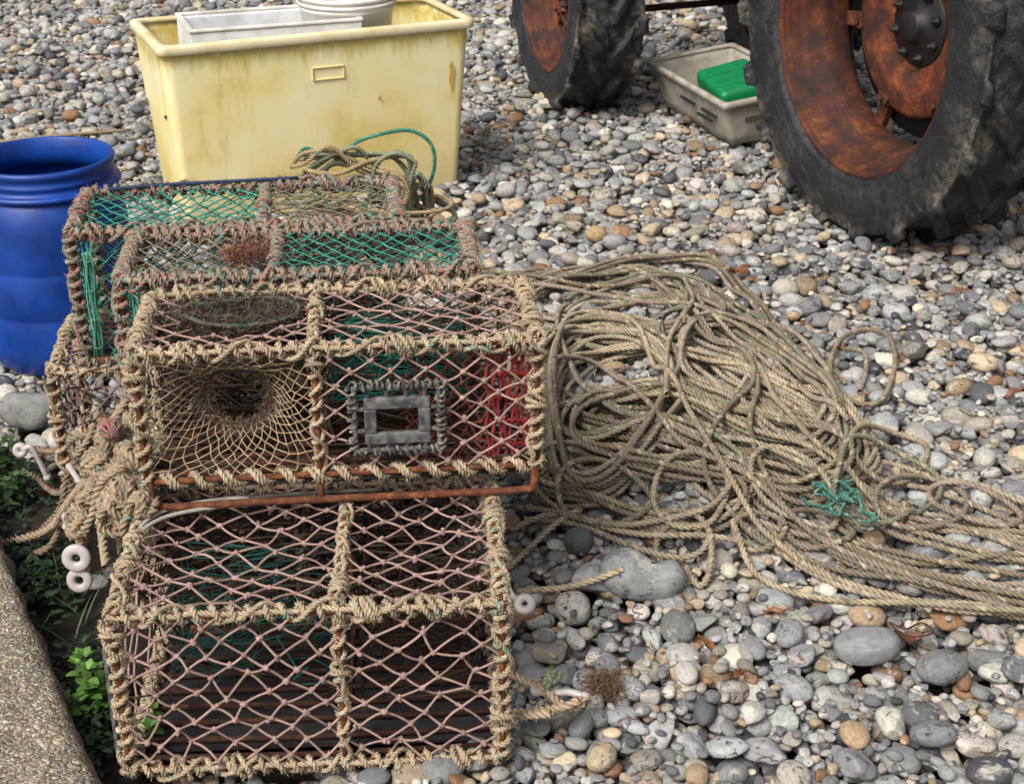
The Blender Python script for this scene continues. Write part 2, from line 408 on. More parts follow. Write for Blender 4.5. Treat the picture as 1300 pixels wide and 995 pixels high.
def m_concrete():
    m,nt,b=new_mat('exposed_aggregate_concrete'); co=objco(nt)
    v=N(nt,'ShaderNodeTexVoronoi'); v.inputs['Scale'].default_value=190; v.inputs['Randomness'].default_value=1
    mp=N(nt,'ShaderNodeVectorMath',operation='ADD'); nz=N(nt,'ShaderNodeTexNoise'); nz.inputs['Scale'].default_value=60; nt.links.new(co,nz.inputs['Vector'])
    sc2=N(nt,'ShaderNodeVectorMath',operation='SCALE'); sc2.inputs['Scale'].default_value=.012; nt.links.new(nz.outputs['Color'],sc2.inputs[0])
    nt.links.new(co,mp.inputs[0]); nt.links.new(sc2.outputs[0],mp.inputs[1]); nt.links.new(mp.outputs[0],v.inputs['Vector'])
    sp=N(nt,'ShaderNodeSeparateColor'); nt.links.new(v.outputs['Color'],sp.inputs[0])
    c=ramp(nt,sp.outputs[0],[(0,(.20,.16,.11)),(.3,(.36,.31,.24)),(.55,(.27,.25,.22)),(.72,(.46,.38,.28)),(.86,(.62,.56,.47)),(.96,(.16,.16,.17))],'CONSTANT')
    n=noise(nt,14,6,.7,co); c=mix(nt,.5,c,ramp(nt,n,[(.3,(.55,.52,.45)),(.7,(1.15,1.1,1))]),'MULTIPLY')
    e=ramp(nt,v.outputs['Distance'],[(.3,(1,1,1)),(.85,(.4,.4,.4))]); c=mix(nt,.55,c,e,'MULTIPLY')
    nt.links.new(c,b.inputs['Base Color']); b.inputs['Roughness'].default_value=.9
    bump(nt,b,e,.9,.005); return m
def m_leaf(name, c1, c2, trans=.15):
    m,nt,b=new_mat(name); a=N(nt,'ShaderNodeVertexColor',layer_name='Col'); co=objco(nt)
    c=mix(nt,.8,a.outputs['Color'],ramp(nt,noise(nt,70,5,.7,co),[(.3,c1),(.7,c2)]),'MULTIPLY')
    nt.links.new(c,b.inputs['Base Color']); b.inputs['Roughness'].default_value=.5; bump(nt,b,noise(nt,220,3,.6,co),.3,.001); return m
M_LEAF=m_leaf('weed_leaf',(.7,.7,.7),(1.2,1.2,1.1)); M_DEAD=m_leaf('dead_leaf',(.6,.55,.5),(1.3,1.2,1.1))

# ------------------------------------------------------------------ shingle: settle pebbles one by one on a height map
CELL=.006; X0,X1,Y0,Y1=-5.0,5.0,1.45,11.2
nx=int((X1-X0)/CELL); ny=int((Y1-Y0)/CELL)
H=np.zeros((ny,nx),np.float32)
def in_soil(x,y):
    # strip of earth between the concrete kerb and the pots
    lim=np.interp(y,[1.4,2.3,2.9,3.3,3.55],[-.70,-.74,-.98,-1.16,-1.75])
    return (x<lim)&(y<3.62)
def under_pot(x,y):
    for (cx_,cy_,yw_,w_,d_) in POTS:
        c_,s_=math.cos(yw_),math.sin(yw_); u_=(x-cx_)*c_+(y-cy_)*s_; v_=-(x-cx_)*s_+(y-cy_)*c_
        if .045<u_<w_-.045 and .05<v_<d_-.03: return True
    return False
POTS=[tuple(at(140,784,.345)[:2])+(R(3.4),.668,.44),(-.80,2.655,R(5.5),.72,.42),(-1.06,3.125,R(6.5),.74,.33)]
def frustum_ok(x,y,m):
    half=(y*CP+CAM_H*SP)*650/FPX
    return abs(x)<half+m
BIG=[]   # hand-placed large stones: px, py, long, wide, high, rotation, colour, seed, shape
PEBV=[]
def pebble_shape(k):
    v=ICO4[0].copy(); g=np.random.default_rng(100+k)
    kind='smooth' if k<10 else ('broken' if k<18 else 'knobbly')
    d=.10*noise3(v,200+k,1.7,8)
    if kind=='smooth': d=.055*noise3(v,200+k,1.8,8)
    if kind=='knobbly': d=.16*noise3(v,200+k,2.6,10)
    v=v*(1+d[:,None])
    if kind!='smooth':
        for _ in range(7 if kind=='broken' else 2):
            n=g.normal(0,1,3); n/=np.linalg.norm(n); h=g.uniform(.62,.88)
            s=v@n-h; msk=s>0; v[msk]-=np.outer(s[msk]*.93,n)
    else:
        # superellipse squareness for a few
        e=g.uniform(.85,1.0); v=np.sign(v)*np.abs(v)**e
    v*= (1+.012*noise3(v,900+k,9,10))[:,None]
    v-= (v.max(0)+v.min(0))/2; v/= (v.max(0)-v.min(0))/2
    return v
NV=24
for k in range(NV): PEBV.append(pebble_shape(k))

PAL=np.array([[.18,.185,.195],[.235,.245,.26],[.30,.31,.32],[.12,.13,.145],[.36,.355,.34],[.46,.435,.39],[.27,.25,.22],[.28,.21,.135],[.22,.125,.07],[.055,.06,.07],[.40,.33,.235]])
PW=np.array([.13,.16,.17,.09,.12,.10,.10,.05,.03,.02,.05]); PW/=PW.sum()
peb=[]
def drop(x,y,a,b,c,rz,commit=True):
    e=max(a,b); i0=int((x-e-X0)/CELL); i1=int((x+e-X0)/CELL)+1; j0=int((y-e-Y0)/CELL); j1=int((y+e-Y0)/CELL)+1
    if i0<0 or j0<0 or i1>=nx or j1>=ny: return None
    xs=X0+(np.arange(i0,i1)+.5)*CELL-x; ys=Y0+(np.arange(j0,j1)+.5)*CELL-y
    cs,sn=math.cos(rz),math.sin(rz)
    U=(xs[None,:]*cs+ys[:,None]*sn)/a; V=(-xs[None,:]*sn+ys[:,None]*cs)/b
    q=1-U*U-V*V; m=q>0
    if not m.any(): return None
    h=c*np.sqrt(np.maximum(q,0)); sub=H[j0:j1,i0:i1]
    w=(sub+h)[m]; z=np.partition(w,int(len(w)*.86))[int(len(w)*.86)] if len(w)>4 else w.max()
    if commit:
        np.maximum(sub,np.where(m,z+h,-9),out=sub)
    return z
# reserve the spots of the big stones
BIGS=[(815,742,.092,.058,.062,-.1,(.27,.275,.275),3,20),(38,528,.072,.05,.05,.3,(.24,.245,.235),5,19),(78,560,.035,.03,.03,.2,(.62,.60,.55),6,1),
      (1100,822,.07,.045,.035,.1,(.26,.262,.265),8,3),(1195,848,.055,.04,.03,.2,(.20,.205,.21),9,4),(757,738,.055,.034,.03,.05,(.33,.335,.34),11,12),
      (735,690,.034,.034,.034,.4,(.12,.125,.13),12,0),(757,298,.04,.032,.03,.1,(.42,.29,.16),13,1),(706,257,.04,.024,.02,.0,(.30,.18,.09),14,5),
      (1262,700,.05,.035,.03,.5,(.34,.33,.31),15,14),(920,345,.05,.035,.03,.4,(.25,.26,.275),16,22),(1180,700,.05,.03,.03,.3,(.25,.26,.27),17,13)]
big_xy=[]
for b_ in BIGS:
    p=at(b_[0],b_[1],.015); big_xy.append((p[0],p[1],b_[2]))
NP=0
area_w=[]
def gen(n,mean,sig,K=4,ymax=None):
    global NP
    done=0; tries=0
    while done<n and tries<n*3:
        tries+=1
        y=Y0+.15+ ((ymax or Y1)-Y0-.3)*rng.random()
        if ymax and rng.random()<max(0,(y-ymax+1)): continue
        half=(y*CP+CAM_H*SP)*650/FPX+.95
        if rng.random()>half/4.8: continue
        x0=(rng.random()*2-1)*half
        if in_soil(x0,y): continue
        L=min(.086,mean*math.exp(rng.normal(0,sig)))/2
        a=L; b=L*rng.uniform(.55,.95); c=L*rng.uniform(.38,.68); rz=rng.uniform(0,PI)
        best=None
        for k in range(K):
            xx=x0+rng.normal(0,.05); yy=y+rng.normal(0,.05)
            z=drop(xx,yy,a,b,c,rz,False)
            if z is not None and (best is None or z<best[0]): best=(z,xx,yy)
        if best is None: continue
        z,xx,yy=best
        if any((xx-q[0])**2+(yy-q[1])**2<(q[2]*.55)**2 for q in big_xy): continue
        if in_soil(xx,yy) or under_pot(xx,yy): continue
        z=drop(xx,yy,a,b,c,rz,True)
        peb.append((xx,yy,z,a,b,c,rz)); done+=1
gen(12000,.052,.3,3,5.6)
gen(28500,.049,.32)
gen(37500,.047,.38)
gen(2600,.050,.36,6,4.6)
gen(23000,.024,.28,4)
gen(7000,.021,.25,5,4.8)
peb=np.array(peb)
# surface datum: bring the mean top of the shingle to z=0
ii=((peb[:,0]-X0)/CELL).astype(int); jj=((peb[:,1]-Y0)/CELL).astype(int)
topH=H[jj,ii]; DAT=float(np.median(topH[peb[:,1]>2]))
yb=np.linspace(1.7,11,32); md=np.array([np.median(topH[np.abs(peb[:,1]-q)<.35]) if (np.abs(peb[:,1]-q)<.35).sum()>20 else DAT for q in yb]); md=smooth1(md,2)
peb[:,2]-=np.interp(peb[:,1],yb,md); H-=np.interp(Y0+(np.arange(ny)+.5)*CELL,yb,md)[:,None].astype(np.float32)
for (xb,yb,_) in []: pass
Hs=H
def heights(x,y):
    i=np.clip(((x-X0)/CELL).astype(int),0,nx-1); j=np.clip(((y-Y0)/CELL).astype(int),0,ny-1)
    return Hs[j,i]
n=len(peb)
ci=rng.choice(len(PAL),n,p=PW); pc=PAL[ci]*np.array([1.25,1.22,1.16])*rng.uniform(.66,1.30,(n,1))*rng.uniform(.97,1.03,(n,3))
var=rng.integers(0,NV,n); var=np.where((rng.random(n)<.22)&(var>=10),rng.integers(0,10,n),var)
tilt=rng.normal(0,.16,(n,2)); seed=rng.random(n)
vis=(peb[:,2]+peb[:,5])>(heights(peb[:,0],peb[:,1])-.012)
keep=vis|((peb[:,2])>-.075)
# the ones that show largest become objects of their own
pp=proj(peb[:,:3]); size=peb[:,3]*peb[:,4]*pp[:,2]**2
inf=(pp[:,0]>4)&(pp[:,0]<1296)&(pp[:,1]>0)&(pp[:,1]<990)&vis
hid=((pp[:,0]<650)&(pp[:,1]>180))|((pp[:,1]>340)&(pp[:,1]<690)&(pp[:,0]<1130))   # behind pots, under the rope
size=np.where(inf&~hid,size,0)
order=np.argsort(-size)[:285]
solo=np.zeros(n,bool); solo[order]=True

src_objs=[]
src_col=bpy.data.collections.new('pebble_shapes')
pebble_meshes=[]
for k in range(NV):
    mb=MB(); mb.add(PEBV[k],None,ICO4[1]); me=mb.mesh('pebble_shape',M_PEB); pebble_meshes.append(me)
    o=bpy.data.objects.new('pebble_shape_%02d'%k,me); src_col.objects.link(o)

CNAME=['slate grey','blue grey','light grey','dark grey','pale grey','creamy white','grey brown','tan','rust brown','near black','sandy buff']
for i in order:
    o=bpy.data.objects.new('pebble',pebble_meshes[var[i]]); col.objects.link(o)
    o.location=peb[i,:3]; o.rotation_euler=(tilt[i,0],tilt[i,1],peb[i,6]); o.scale=peb[i,3:6]
    o['pcol']=[float(t) for t in pc[i]]; o['pseed']=float(seed[i])
    shp='rounded' if var[i]<10 else 'angular broken' if var[i]<18 else 'knobbly'
    big='palm sized' if peb[i,3]>.038 else 'small'
    where='right foreground shingle' if pp[i,1]>700 else 'shingle in front of the tractor' if pp[i,0]>640 else 'shingle'
    tag(o,f'{big} {shp} {CNAME[ci[i]]} flint pebble on the {where}','pebble',f'{big} {shp} {CNAME[ci[i]]} pebbles on the {where}')
# the rest: one object
idx=np.where(keep&~solo)[0]
me=bpy.data.meshes.new('shingle'); me.vertices.add(len(idx)); me.vertices.foreach_set('co',peb[idx,:3].astype(np.float32).ravel())
def attr(nm,t,arr,f):
    a=me.attributes.new(nm,t,'POINT'); a.data.foreach_set(f,np.ascontiguousarray(arr).ravel())
attr('prot','FLOAT_VECTOR',np.stack([tilt[idx,0],tilt[idx,1],peb[idx,6]],1).astype(np.float32),'vector')
attr('pscl','FLOAT_VECTOR',peb[idx,3:6].astype(np.float32),'vector')
attr('pcol','FLOAT_VECTOR',pc[idx].astype(np.float32),'vector')
attr('pseed','FLOAT',seed[idx].astype(np.float32),'value')
attr('pvar','INT',var[idx].astype(np.int32),'value')
shingle=bpy.data.objects.new('shingle',me); col.objects.link(shingle); me.materials.append(M_PEB)
tag(shingle,'mass of grey, white and brown flint pebbles covering the beach','shingle',kind='stuff')
ng=bpy.data.node_groups.new('settle_pebbles','GeometryNodeTree')
ng.interface.new_socket('Geometry',in_out='INPUT',socket_type='NodeSocketGeometry'); ng.interface.new_socket('Geometry',in_out='OUTPUT',socket_type='NodeSocketGeometry')
gi=ng.nodes.new('NodeGroupInput'); go=ng.nodes.new('NodeGroupOutput')
iop=ng.nodes.new('GeometryNodeInstanceOnPoints'); cinf=ng.nodes.new('GeometryNodeCollectionInfo')
cinf.inputs['Collection'].default_value=src_col; cinf.inputs['Separate Children'].default_value=True; cinf.inputs['Reset Children'].default_value=True
def na(name,t):
    x=ng.nodes.new('GeometryNodeInputNamedAttribute'); x.data_type=t; x.inputs['Name'].default_value=name; return x.outputs['Attribute']
L=ng.links.new
L(gi.outputs[0],iop.inputs['Points']); L(cinf.outputs[0],iop.inputs['Instance']); iop.inputs['Pick Instance'].default_value=True
L(na('pvar','INT'),iop.inputs['Instance Index'])
e2r=ng.nodes.new('FunctionNodeEulerToRotation'); L(na('prot','FLOAT_VECTOR'),e2r.inputs[0]); L(e2r.outputs[0],iop.inputs['Rotation'])
L(na('pscl','FLOAT_VECTOR'),iop.inputs['Scale']); L(iop.outputs[0],go.inputs[0])
md=shingle.modifiers.new('settle','NODES'); md.node_group=ng

# big hand-placed stones
BIGLAB=['large grey knobbly flint with a saddle shaped white crest in front of the rope pile','large smooth grey stone beside the blue barrel','small bright white stone resting by the large grey stone near the barrel',
 'broad flat grey stone at the lower right of the shingle','mid grey oval stone at the lower right edge of the shingle','long pale grey stone just left of the knobbly flint',
 'round dark grey stone below the rope loops','orange brown rounded stone on the far shingle before the tractor','flat brown stone on the far shingle above the rope pile',
 'pale speckled stone among the trailing ropes','blue grey knobbly stone beside a dead leaf above the rope','grey stone lying between the trailing ropes']
for (b_,q,lab) in zip(BIGS,big_xy,BIGLAB):
    px_,py_,a,b,c,rz,cc,sd,vi=b_
    v=PEBV[vi].copy()
    if px_==815:
        v=ICO4[0]*(1+.05*noise3(ICO4[0],77,2.2,8))[:,None]
        sad=np.exp(-((v[:,0]-.25)/.38)**2)*.42*np.clip(v[:,2]+.3,0,1); v[:,2]-=sad; v[:,0]*=1.05
        v[:,1]*=1-.25*np.exp(-((v[:,0]-.2)/.35)**2); v*=(1+.02*noise3(v,78,8,10))[:,None]
    mb=MB(); mb.add(v,None,ICO4[1]); o=mb.build('large_stone',M_PEB)
    o.location=(q[0],q[1],c*.60); o.rotation_euler=(0,0,rz); o.scale=(a,b,c)
    o['pcol']=list(cc); o['pseed']=[.07,.03,.02,.01,.04,.10,.06,.02,.03,.13,.21,.05][BIGS.index(b_)]
    tag(o,lab,'stone')
    e=a; i0=int((q[0]-e-X0)/CELL); i1=int((q[0]+e-X0)/CELL); j0=int((q[1]-e-Y0)/CELL); j1=int((q[1]+e-Y0)/CELL)
    xs=X0+(np.arange(i0,i1)+.5)*CELL-q[0]; ys=Y0+(np.arange(j0,j1)+.5)*CELL-q[1]
    qq=1-(xs[None,:]/a)**2-(ys[:,None]/b)**2
    sub=H[j0:j1,i0:i1]; np.maximum(sub,np.where(qq>0,c*.60+c*np.sqrt(np.maximum(qq,0)),-9),out=sub)

# ------------------------------------------------------------------ the setting
mb=MB(); g=np.linspace(-120,120,41); 
gx,gy=np.meshgrid(g,g); V_=np.stack([gx.ravel(),gy.ravel()+5,np.full(gx.size,-.11)],1)
i,j=np.meshgrid(np.arange(40),np.arange(40)); a=(j*41+i).ravel(); mb.add(V_,np.stack([a,a+1,a+42,a+41],1))
tag(mb.build('ground',m_ground()),kind='structure')
mb=MB(); gx,gy=np.meshgrid(np.linspace(-3.2,.15,110),np.linspace(1.3,4.0,90))
lim=np.interp(gy,[1.4,2.3,2.9,3.3,3.55,4],[-.66,-.70,-.94,-1.12,-1.6,-3])
hz=-.035+.02*noise3(np.stack([gx.ravel(),gy.ravel(),gx.ravel()*0],1),5,9,12).reshape(gx.shape)-np.clip((gx-lim)*.25,0,.05)
hz=np.where(gy>3.6,hz-.06,hz)
V_=np.stack([gx,gy,hz],-1).reshape(-1,3); i,j=np.meshgrid(np.arange(109),np.arange(89)); a=(j*110+i).ravel()
mb.add(V_,np.stack([a,a+1,a+111,a+110],1)); tag(mb.build('soil',m_soil()),kind='structure')

# concrete kerb slab, lower left
kz=.10
A=at(96,925,kz); B=at(-8,668,kz); dr=(B-A)/np.linalg.norm(B-A); nr=np.array([-dr[1],dr[0],0])
P0=A-dr*1.0; P1=B+dr*1.6; nu_,nv_=150,60
U_,W_=np.meshgrid(np.linspace(0,1,nu_),np.linspace(0,1,nv_)); wd=.9
top=P0[None,None]+(P1-P0)[None,None]*U_[...,None]+nr[None,None]*(W_*wd)[...,None]
edge=np.clip(1-W_*wd/.018,0,1)
pts2=top.reshape(-1,3); rough=(.004*noise3(pts2,61,70,14)+.003*noise3(pts2,62,160,14)).reshape(W_.shape)
top[...,2]=kz+rough*.7-edge**2*.014
top[...,:2]+= (nr[:2]*(rough*(edge>0)*.6)[...,None])
side=top[:1].copy(); sv=[]
for k in range(1,8):
    r_=top[0].copy(); r_[:,2]=kz-.014-(kz+.12)*k/7; r_[:,:2]-=nr[:2]*(.004+.006*np.sin(k))*1; r_[:,:2]+= nr[:2]*(.004*noise3(r_,63+k,60,10))[:,None]; sv.append(r_)
allv=np.concatenate([np.stack(sv[::-1]),top]); rr,cc_=allv.shape[:2]
i,j=np.meshgrid(np.arange(cc_-1),np.arange(rr-1)); a=(j*cc_+i).ravel()
mb=MB(); mb.add(allv.reshape(-1,3),np.stack([a,a+1,a+cc_+1,a+cc_],1))
tag(mb.build('concrete_kerb',m_concrete()),'rough exposed aggregate concrete slab edge at the lower left corner','kerb')

# ------------------------------------------------------------------ ropes: lie on the height map
TAN=(.40,.335,.255)
def lay(path_px, closed, rad, jit=0, lift=.0, stiff=22, update=True, n=14):
    """image-traced plan of a rope -> rope resting on whatever lies below"""
    Q=catmull(path_px,closed,n)
    z=np.full(len(Q),.03)
    P=np.array([at(q[0],q[1],zz) for q,zz in zip(Q,z)])
    P,_=resample(P,.012); 
    for it in range(2):
        raw=heights(P[:,0],P[:,1])+rad
        mx=raw.copy()
        for s_ in range(1,4): mx[s_:]=np.maximum(mx[s_:],raw[:-s_]); mx[:-s_]=np.maximum(mx[:-s_],raw[s_:])
        z=smooth1(mx,stiff//2)+lift
        if it==0:
            # shift plan so the rope, at its real height, follows the traced line
            k=(CAM_H-smooth1(z,24))/(CAM_H-.03); P=np.stack([P[:,0]*k,P[:,1]*k,z],1)
            if closed:
                w_=12; E=np.concatenate([P[-w_-1:-1],P,P[1:w_+1]]); P[:,:2]=smooth1(E[:,:2],8)[w_:-w_]
            else: P[:,:2]=smooth1(P[:,:2],8)
    P[:,2]=z
    if update:
        S,_=resample(P,.004)
        for dx in (-.0045,0,.0045):
            for dy in (-.0045,0,.0045):
                i=np.clip(((S[:,0]+dx-X0)/CELL).astype(int),0,nx-1); j=np.clip(((S[:,1]+dy-Y0)/CELL).astype(int),0,ny-1)
                np.maximum.at(H,(j,i),(S[:,2]+rad*.10).astype(np.float32))
    return P
def jitter(poly, amt, coh):
    poly=np.array(poly,float); g=rng.normal(0,1,(len(poly),2)); 
    c0=poly.mean(0); s=1+rng.normal(0,.05)
    return (poly-c0)*s+c0+g*amt+rng.normal(0,coh,2)
def bend(P,a1,a2):
    t=np.arange(len(P))/len(P)*2*PI; o=np.zeros(P.shape)
    for k,a in ((1,a1),(2,a2),(3,a2*.5)):
        for d in (0,1): o[:,d]+=rng.normal(0,a*(1 if d==0 else .7))*np.cos(k*t+rng.uniform(0,6.28))
    return P+o
F=dict(
 outer=[(690,400),(780,372),(870,370),(960,415),(1045,472),(1090,525),(1070,575),(990,565),(900,530),(800,525),(715,500),(678,445)],
 mid=[(705,525),(770,495),(860,500),(960,520),(1055,540),(1098,575),(1040,598),(940,580),(840,565),(750,575),(700,562)],
 left=[(700,480),(725,425),(785,410),(835,445),(850,505),(825,565),(765,610),(700,590)],
 front=[(672,600),(720,572),(800,585),(890,582),(950,605),(915,640),(830,652),(750,645),(690,630)],
 wide=[(690,520),(740,450),(840,440),(960,470),(1060,520),(1100,565),(1050,600),(930,590),(800,595),(715,580)],
 top=[(610,375),(700,358),(800,360),(868,366),(905,405),(800,425),(700,415),(630,402)],
 inner=[(850,405),(930,402),(1010,450),(1060,520),(1015,555),(945,510),(880,475)],
 long=[(690,560),(720,450),(800,400),(900,420),(1000,470),(1080,540),(1100,590),(1000,600),(880,560),(790,540),(730,600)])
rp=MB(); RR=.0077
def fade(P):
    f=1+.16*np.sin(P[:,0:1]*3+P[:,1:2]*5); return np.concatenate([f,f*1.0,f*.97],1)
def lay_rope(path,closed,rad=RR,c=None,**k):
    P=lay(path,closed,rad,**k)
    g_=rng.random()
    c=c or tuple(np.array(TAN)*rng.uniform(.62,1.22)*np.array([1,rng.uniform(.95,1.03),rng.uniform(.88,1.05)])) 
    if g_<.07: c=(.27,.265,.18)
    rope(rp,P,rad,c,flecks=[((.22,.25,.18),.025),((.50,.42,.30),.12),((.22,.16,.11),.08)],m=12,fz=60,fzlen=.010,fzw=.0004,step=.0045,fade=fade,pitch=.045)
seq=['outer']*4+['front']*3+['top']*4+['wide']*3+['mid']*3+['left']*2+['long']*2+['mid']*2+['top']*3+['front']*2+['left']*2+['inner']*2+['outer']*4+['top']*2+['inner']*2+['wide']*2+['left']*3+['mid']*3+['front']*2+['outer']*2+['left']*3+['inner']*2+['mid']*2
def lerp(a,b,f): return np.array(a)*(1-f)+np.array(b)*f
def tails(which):
    for k in range(19):
        if k not in which: continue
        f=(k+rng.random())/19; f2=np.clip(f+rng.normal(0,.22),0,1); f3=np.clip(f2+rng.normal(0,.10),0,1)
        if k%3==0: st=[(860+60*rng.random(),400),(960,455+20*rng.random())]
        else: st=[lerp((900,430),(715,550),f),lerp((960,480),(790,560),f)]
        path=st+[lerp((1030,520),(870,590),f),lerp((1110,565),(960,685),(f+f2)/2),lerp((1205,592),(1100,755),f2),lerp((1345,622),(1345,792),f3),lerp((1500,650),(1500,835),f3),lerp((1800,690),(1760,900),f3)]
        path=np.array(path)+rng.normal(0,5,(len(path),2))
        lay_rope(path,False)
tails([k for k in range(19) if k not in (3,9,15)])
prev=None; cur={}
for s_ in seq:
    if s_!=prev: cur[s_]=bend(np.array(F[s_],float),20,11)          # one flake of turns lies side by side, the next differs
    c_=cur[s_]; m0=c_.mean(0); cur[s_]=(c_-m0)*rng.uniform(.955,1.03)+m0+rng.normal(0,3,2); cur[s_]=bend(cur[s_],4,2)
    lay_rope(cur[s_],True); prev=s_
tails((3,9,15))
for (x,y,a,b_,r_) in [(1040,650,52,34,.2),(1128,572,52,36,-.1),(1095,465,42,52,.3),(1170,640,60,34,.1),(862,690,36,28,.1),(965,660,36,26,0),(1010,600,60,30,.4),(1125,612,70,44,.2),(770,600,60,26,.1),(880,610,45,50,.3),(1240,640,70,26,.3)]:
    t=np.linspace(0,2*PI,9)[:-1]+rng.random()
    u_=a*np.cos(t)*(1+rng.normal(0,.08,8)); w_=b_*np.sin(t)*(1+rng.normal(0,.08,8))
    lay_rope(np.stack([x+u_*math.cos(r_)-w_*math.sin(r_),y+u_*math.sin(r_)+w_*math.cos(r_)],1),True)
for p in [[(585,345),(680,352),(780,362),(866,352),(872,372),(868,420)],[(590,368),(700,360),(800,375),(900,400),(1000,470),(1080,545)],
          [(660,622),(740,655),(830,690),(880,702),(905,680),(880,650),(840,648)],[(640,655),(700,648),(760,662),(850,672),(960,690)],
          [(646,745),(700,735),(770,728),(800,722)],[(640,725),(672,690),(700,668),(745,650)],[(650,612),(720,640),(800,655),(900,640),(935,600)],
          [(845,520),(850,430),(880,390),(868,355)],[(700,470),(760,450),(800,500),(870,560),(960,600),(1060,690),(1180,740),(1340,780)],
          [(705,430),(735,395),(800,410),(840,470),(900,560),(960,640),(1040,720),(1180,775),(1345,788)],
          [(1065,440),(1095,440),(1100,470),(1090,500)],[(870,705),(890,740),(905,700),(900,670)],[(930,640),(960,720),(1030,755),(1120,772),(1250,784),(1345,782)]]:
    lay_rope(np.array(p,float),False)
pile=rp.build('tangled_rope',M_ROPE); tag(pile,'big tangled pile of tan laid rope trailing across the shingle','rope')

# frayed green twine in the rope
mb=MB(); P=[];
for k in range(15):
    c0=at(1070+rng.normal(0,14),642+rng.normal(0,9),.085); d=rng.normal(0,.035,(5,3)); d[:,2]=np.abs(d[:,2])*.25
    Q=c0+np.cumsum(d,0)*.6; rope(mb,catmull(Q,False,6),.0036,(.09,.24,.19),flecks=[((.25,.4,.33),.2)],fz=700,fzlen=.02)
tag(mb.build('green_twine',M_ROPE),'frayed teal green twine knotted into the trailing ropes','twine')

# coil against the tub
mb=MB()
def img_rope(mb,pts,rad,c,fl=(),fz=60,fzl=.012,closed=False):
    Q=np.array([aty(*p) for p in pts]); rope(mb,catmull(Q,closed,12),rad,c,fl,fz=fz,fzlen=fzl)
OL=(.29,.31,.21); OC=(.46,.34,.19)
for pts,c in [([(370,215,4.95),(385,197,4.9),(420,195,4.88),(470,215,4.9),(510,230,4.92),(530,262,4.95),(515,285,5.0)],OC),
  ([(372,235,4.9),(400,215,4.9),(440,190,4.9),(462,198,4.9),(480,225,4.95),(470,260,5.0)],OL),
  ([(380,205,5.0),(440,200,4.93),(500,203,4.9),(520,235,4.9),(500,270,4.95)],OL),
  ([(385,218,4.85),(430,222,4.85),(480,205,4.85),(520,200,4.88),(520,225,4.9)],OC),
  ([(478,232,4.85),(480,210,4.85),(500,195,4.85),(518,203,4.85),(518,228,4.85),(512,250,4.85)],OL),
  ([(480,215,4.8),(505,222,4.8),(518,245,4.8),(508,265,4.85),(490,280,4.9)],OC),
  ([(540,240,4.86),(527,226,4.85),(520,262,4.9),(530,283,4.95),(560,286,4.95),(577,274,5.0),(560,262,5.0),(542,255,4.97)],OL),
  ([(545,235,4.9),(540,260,4.95),(535,280,4.98),(545,284,5.0),(548,262,4.95),(535,240,4.9)],OL),
  ([(500,245,4.95),(530,236,4.92),(548,250,4.93),(545,280,5.0),(520,290,5.05),(490,285,5.1)],OC),
  ([(375,225,4.9),(420,240,4.9),(480,245,4.9),(520,262,4.95),(560,270,5.03)],OL),
  ([(400,225,4.95),(430,205,4.95),(460,220,4.95),(490,240,4.95),(480,270,5.0)],OL)]:
    for r_ in range(2):
        img_rope(mb,[(x+rng.normal(0,5)*r_,y-2+rng.normal(0,5)*r_,Y-.10-.02*r_) for x,y,Y in pts],.0078,c,[((.10,.26,.2),.06)])
for k in range(20):
    cx_,cy_=rng.uniform(-.75,-.32),rng.uniform(4.55,4.95); t=np.linspace(0,2*PI,9)[:-1]; a_,b_=rng.uniform(.08,.2),rng.uniform(.06,.13)
    ph_=rng.random()*3; Q=np.stack([cx_+a_*np.cos(t+ph_),cy_+b_*np.sin(t+ph_),.02+.012*k+.02*rng.random(8)],1)
    rope(mb,catmull(Q,True,10),.0072,OL if k%2 else OC,fz=40)
gr=[(372,210,4.85),(385,190,4.85),(400,193,4.86),(412,202,4.86)]; img_rope(mb,gr,.0075,(.06,.22,.16))
img_rope(mb,[(430,200,4.86),(450,182,4.86),(485,170,4.85),(520,166,4.85),(545,180,4.85),(552,205,4.85),(545,235,4.86),(536,255,4.9)],.0072,(.05,.24,.17),[((.16,.3,.22),.3)])
tag(mb.build('rope_coil',M_ROPE),'loose olive and tan rope coil with a green loop against the yellow tub','rope')

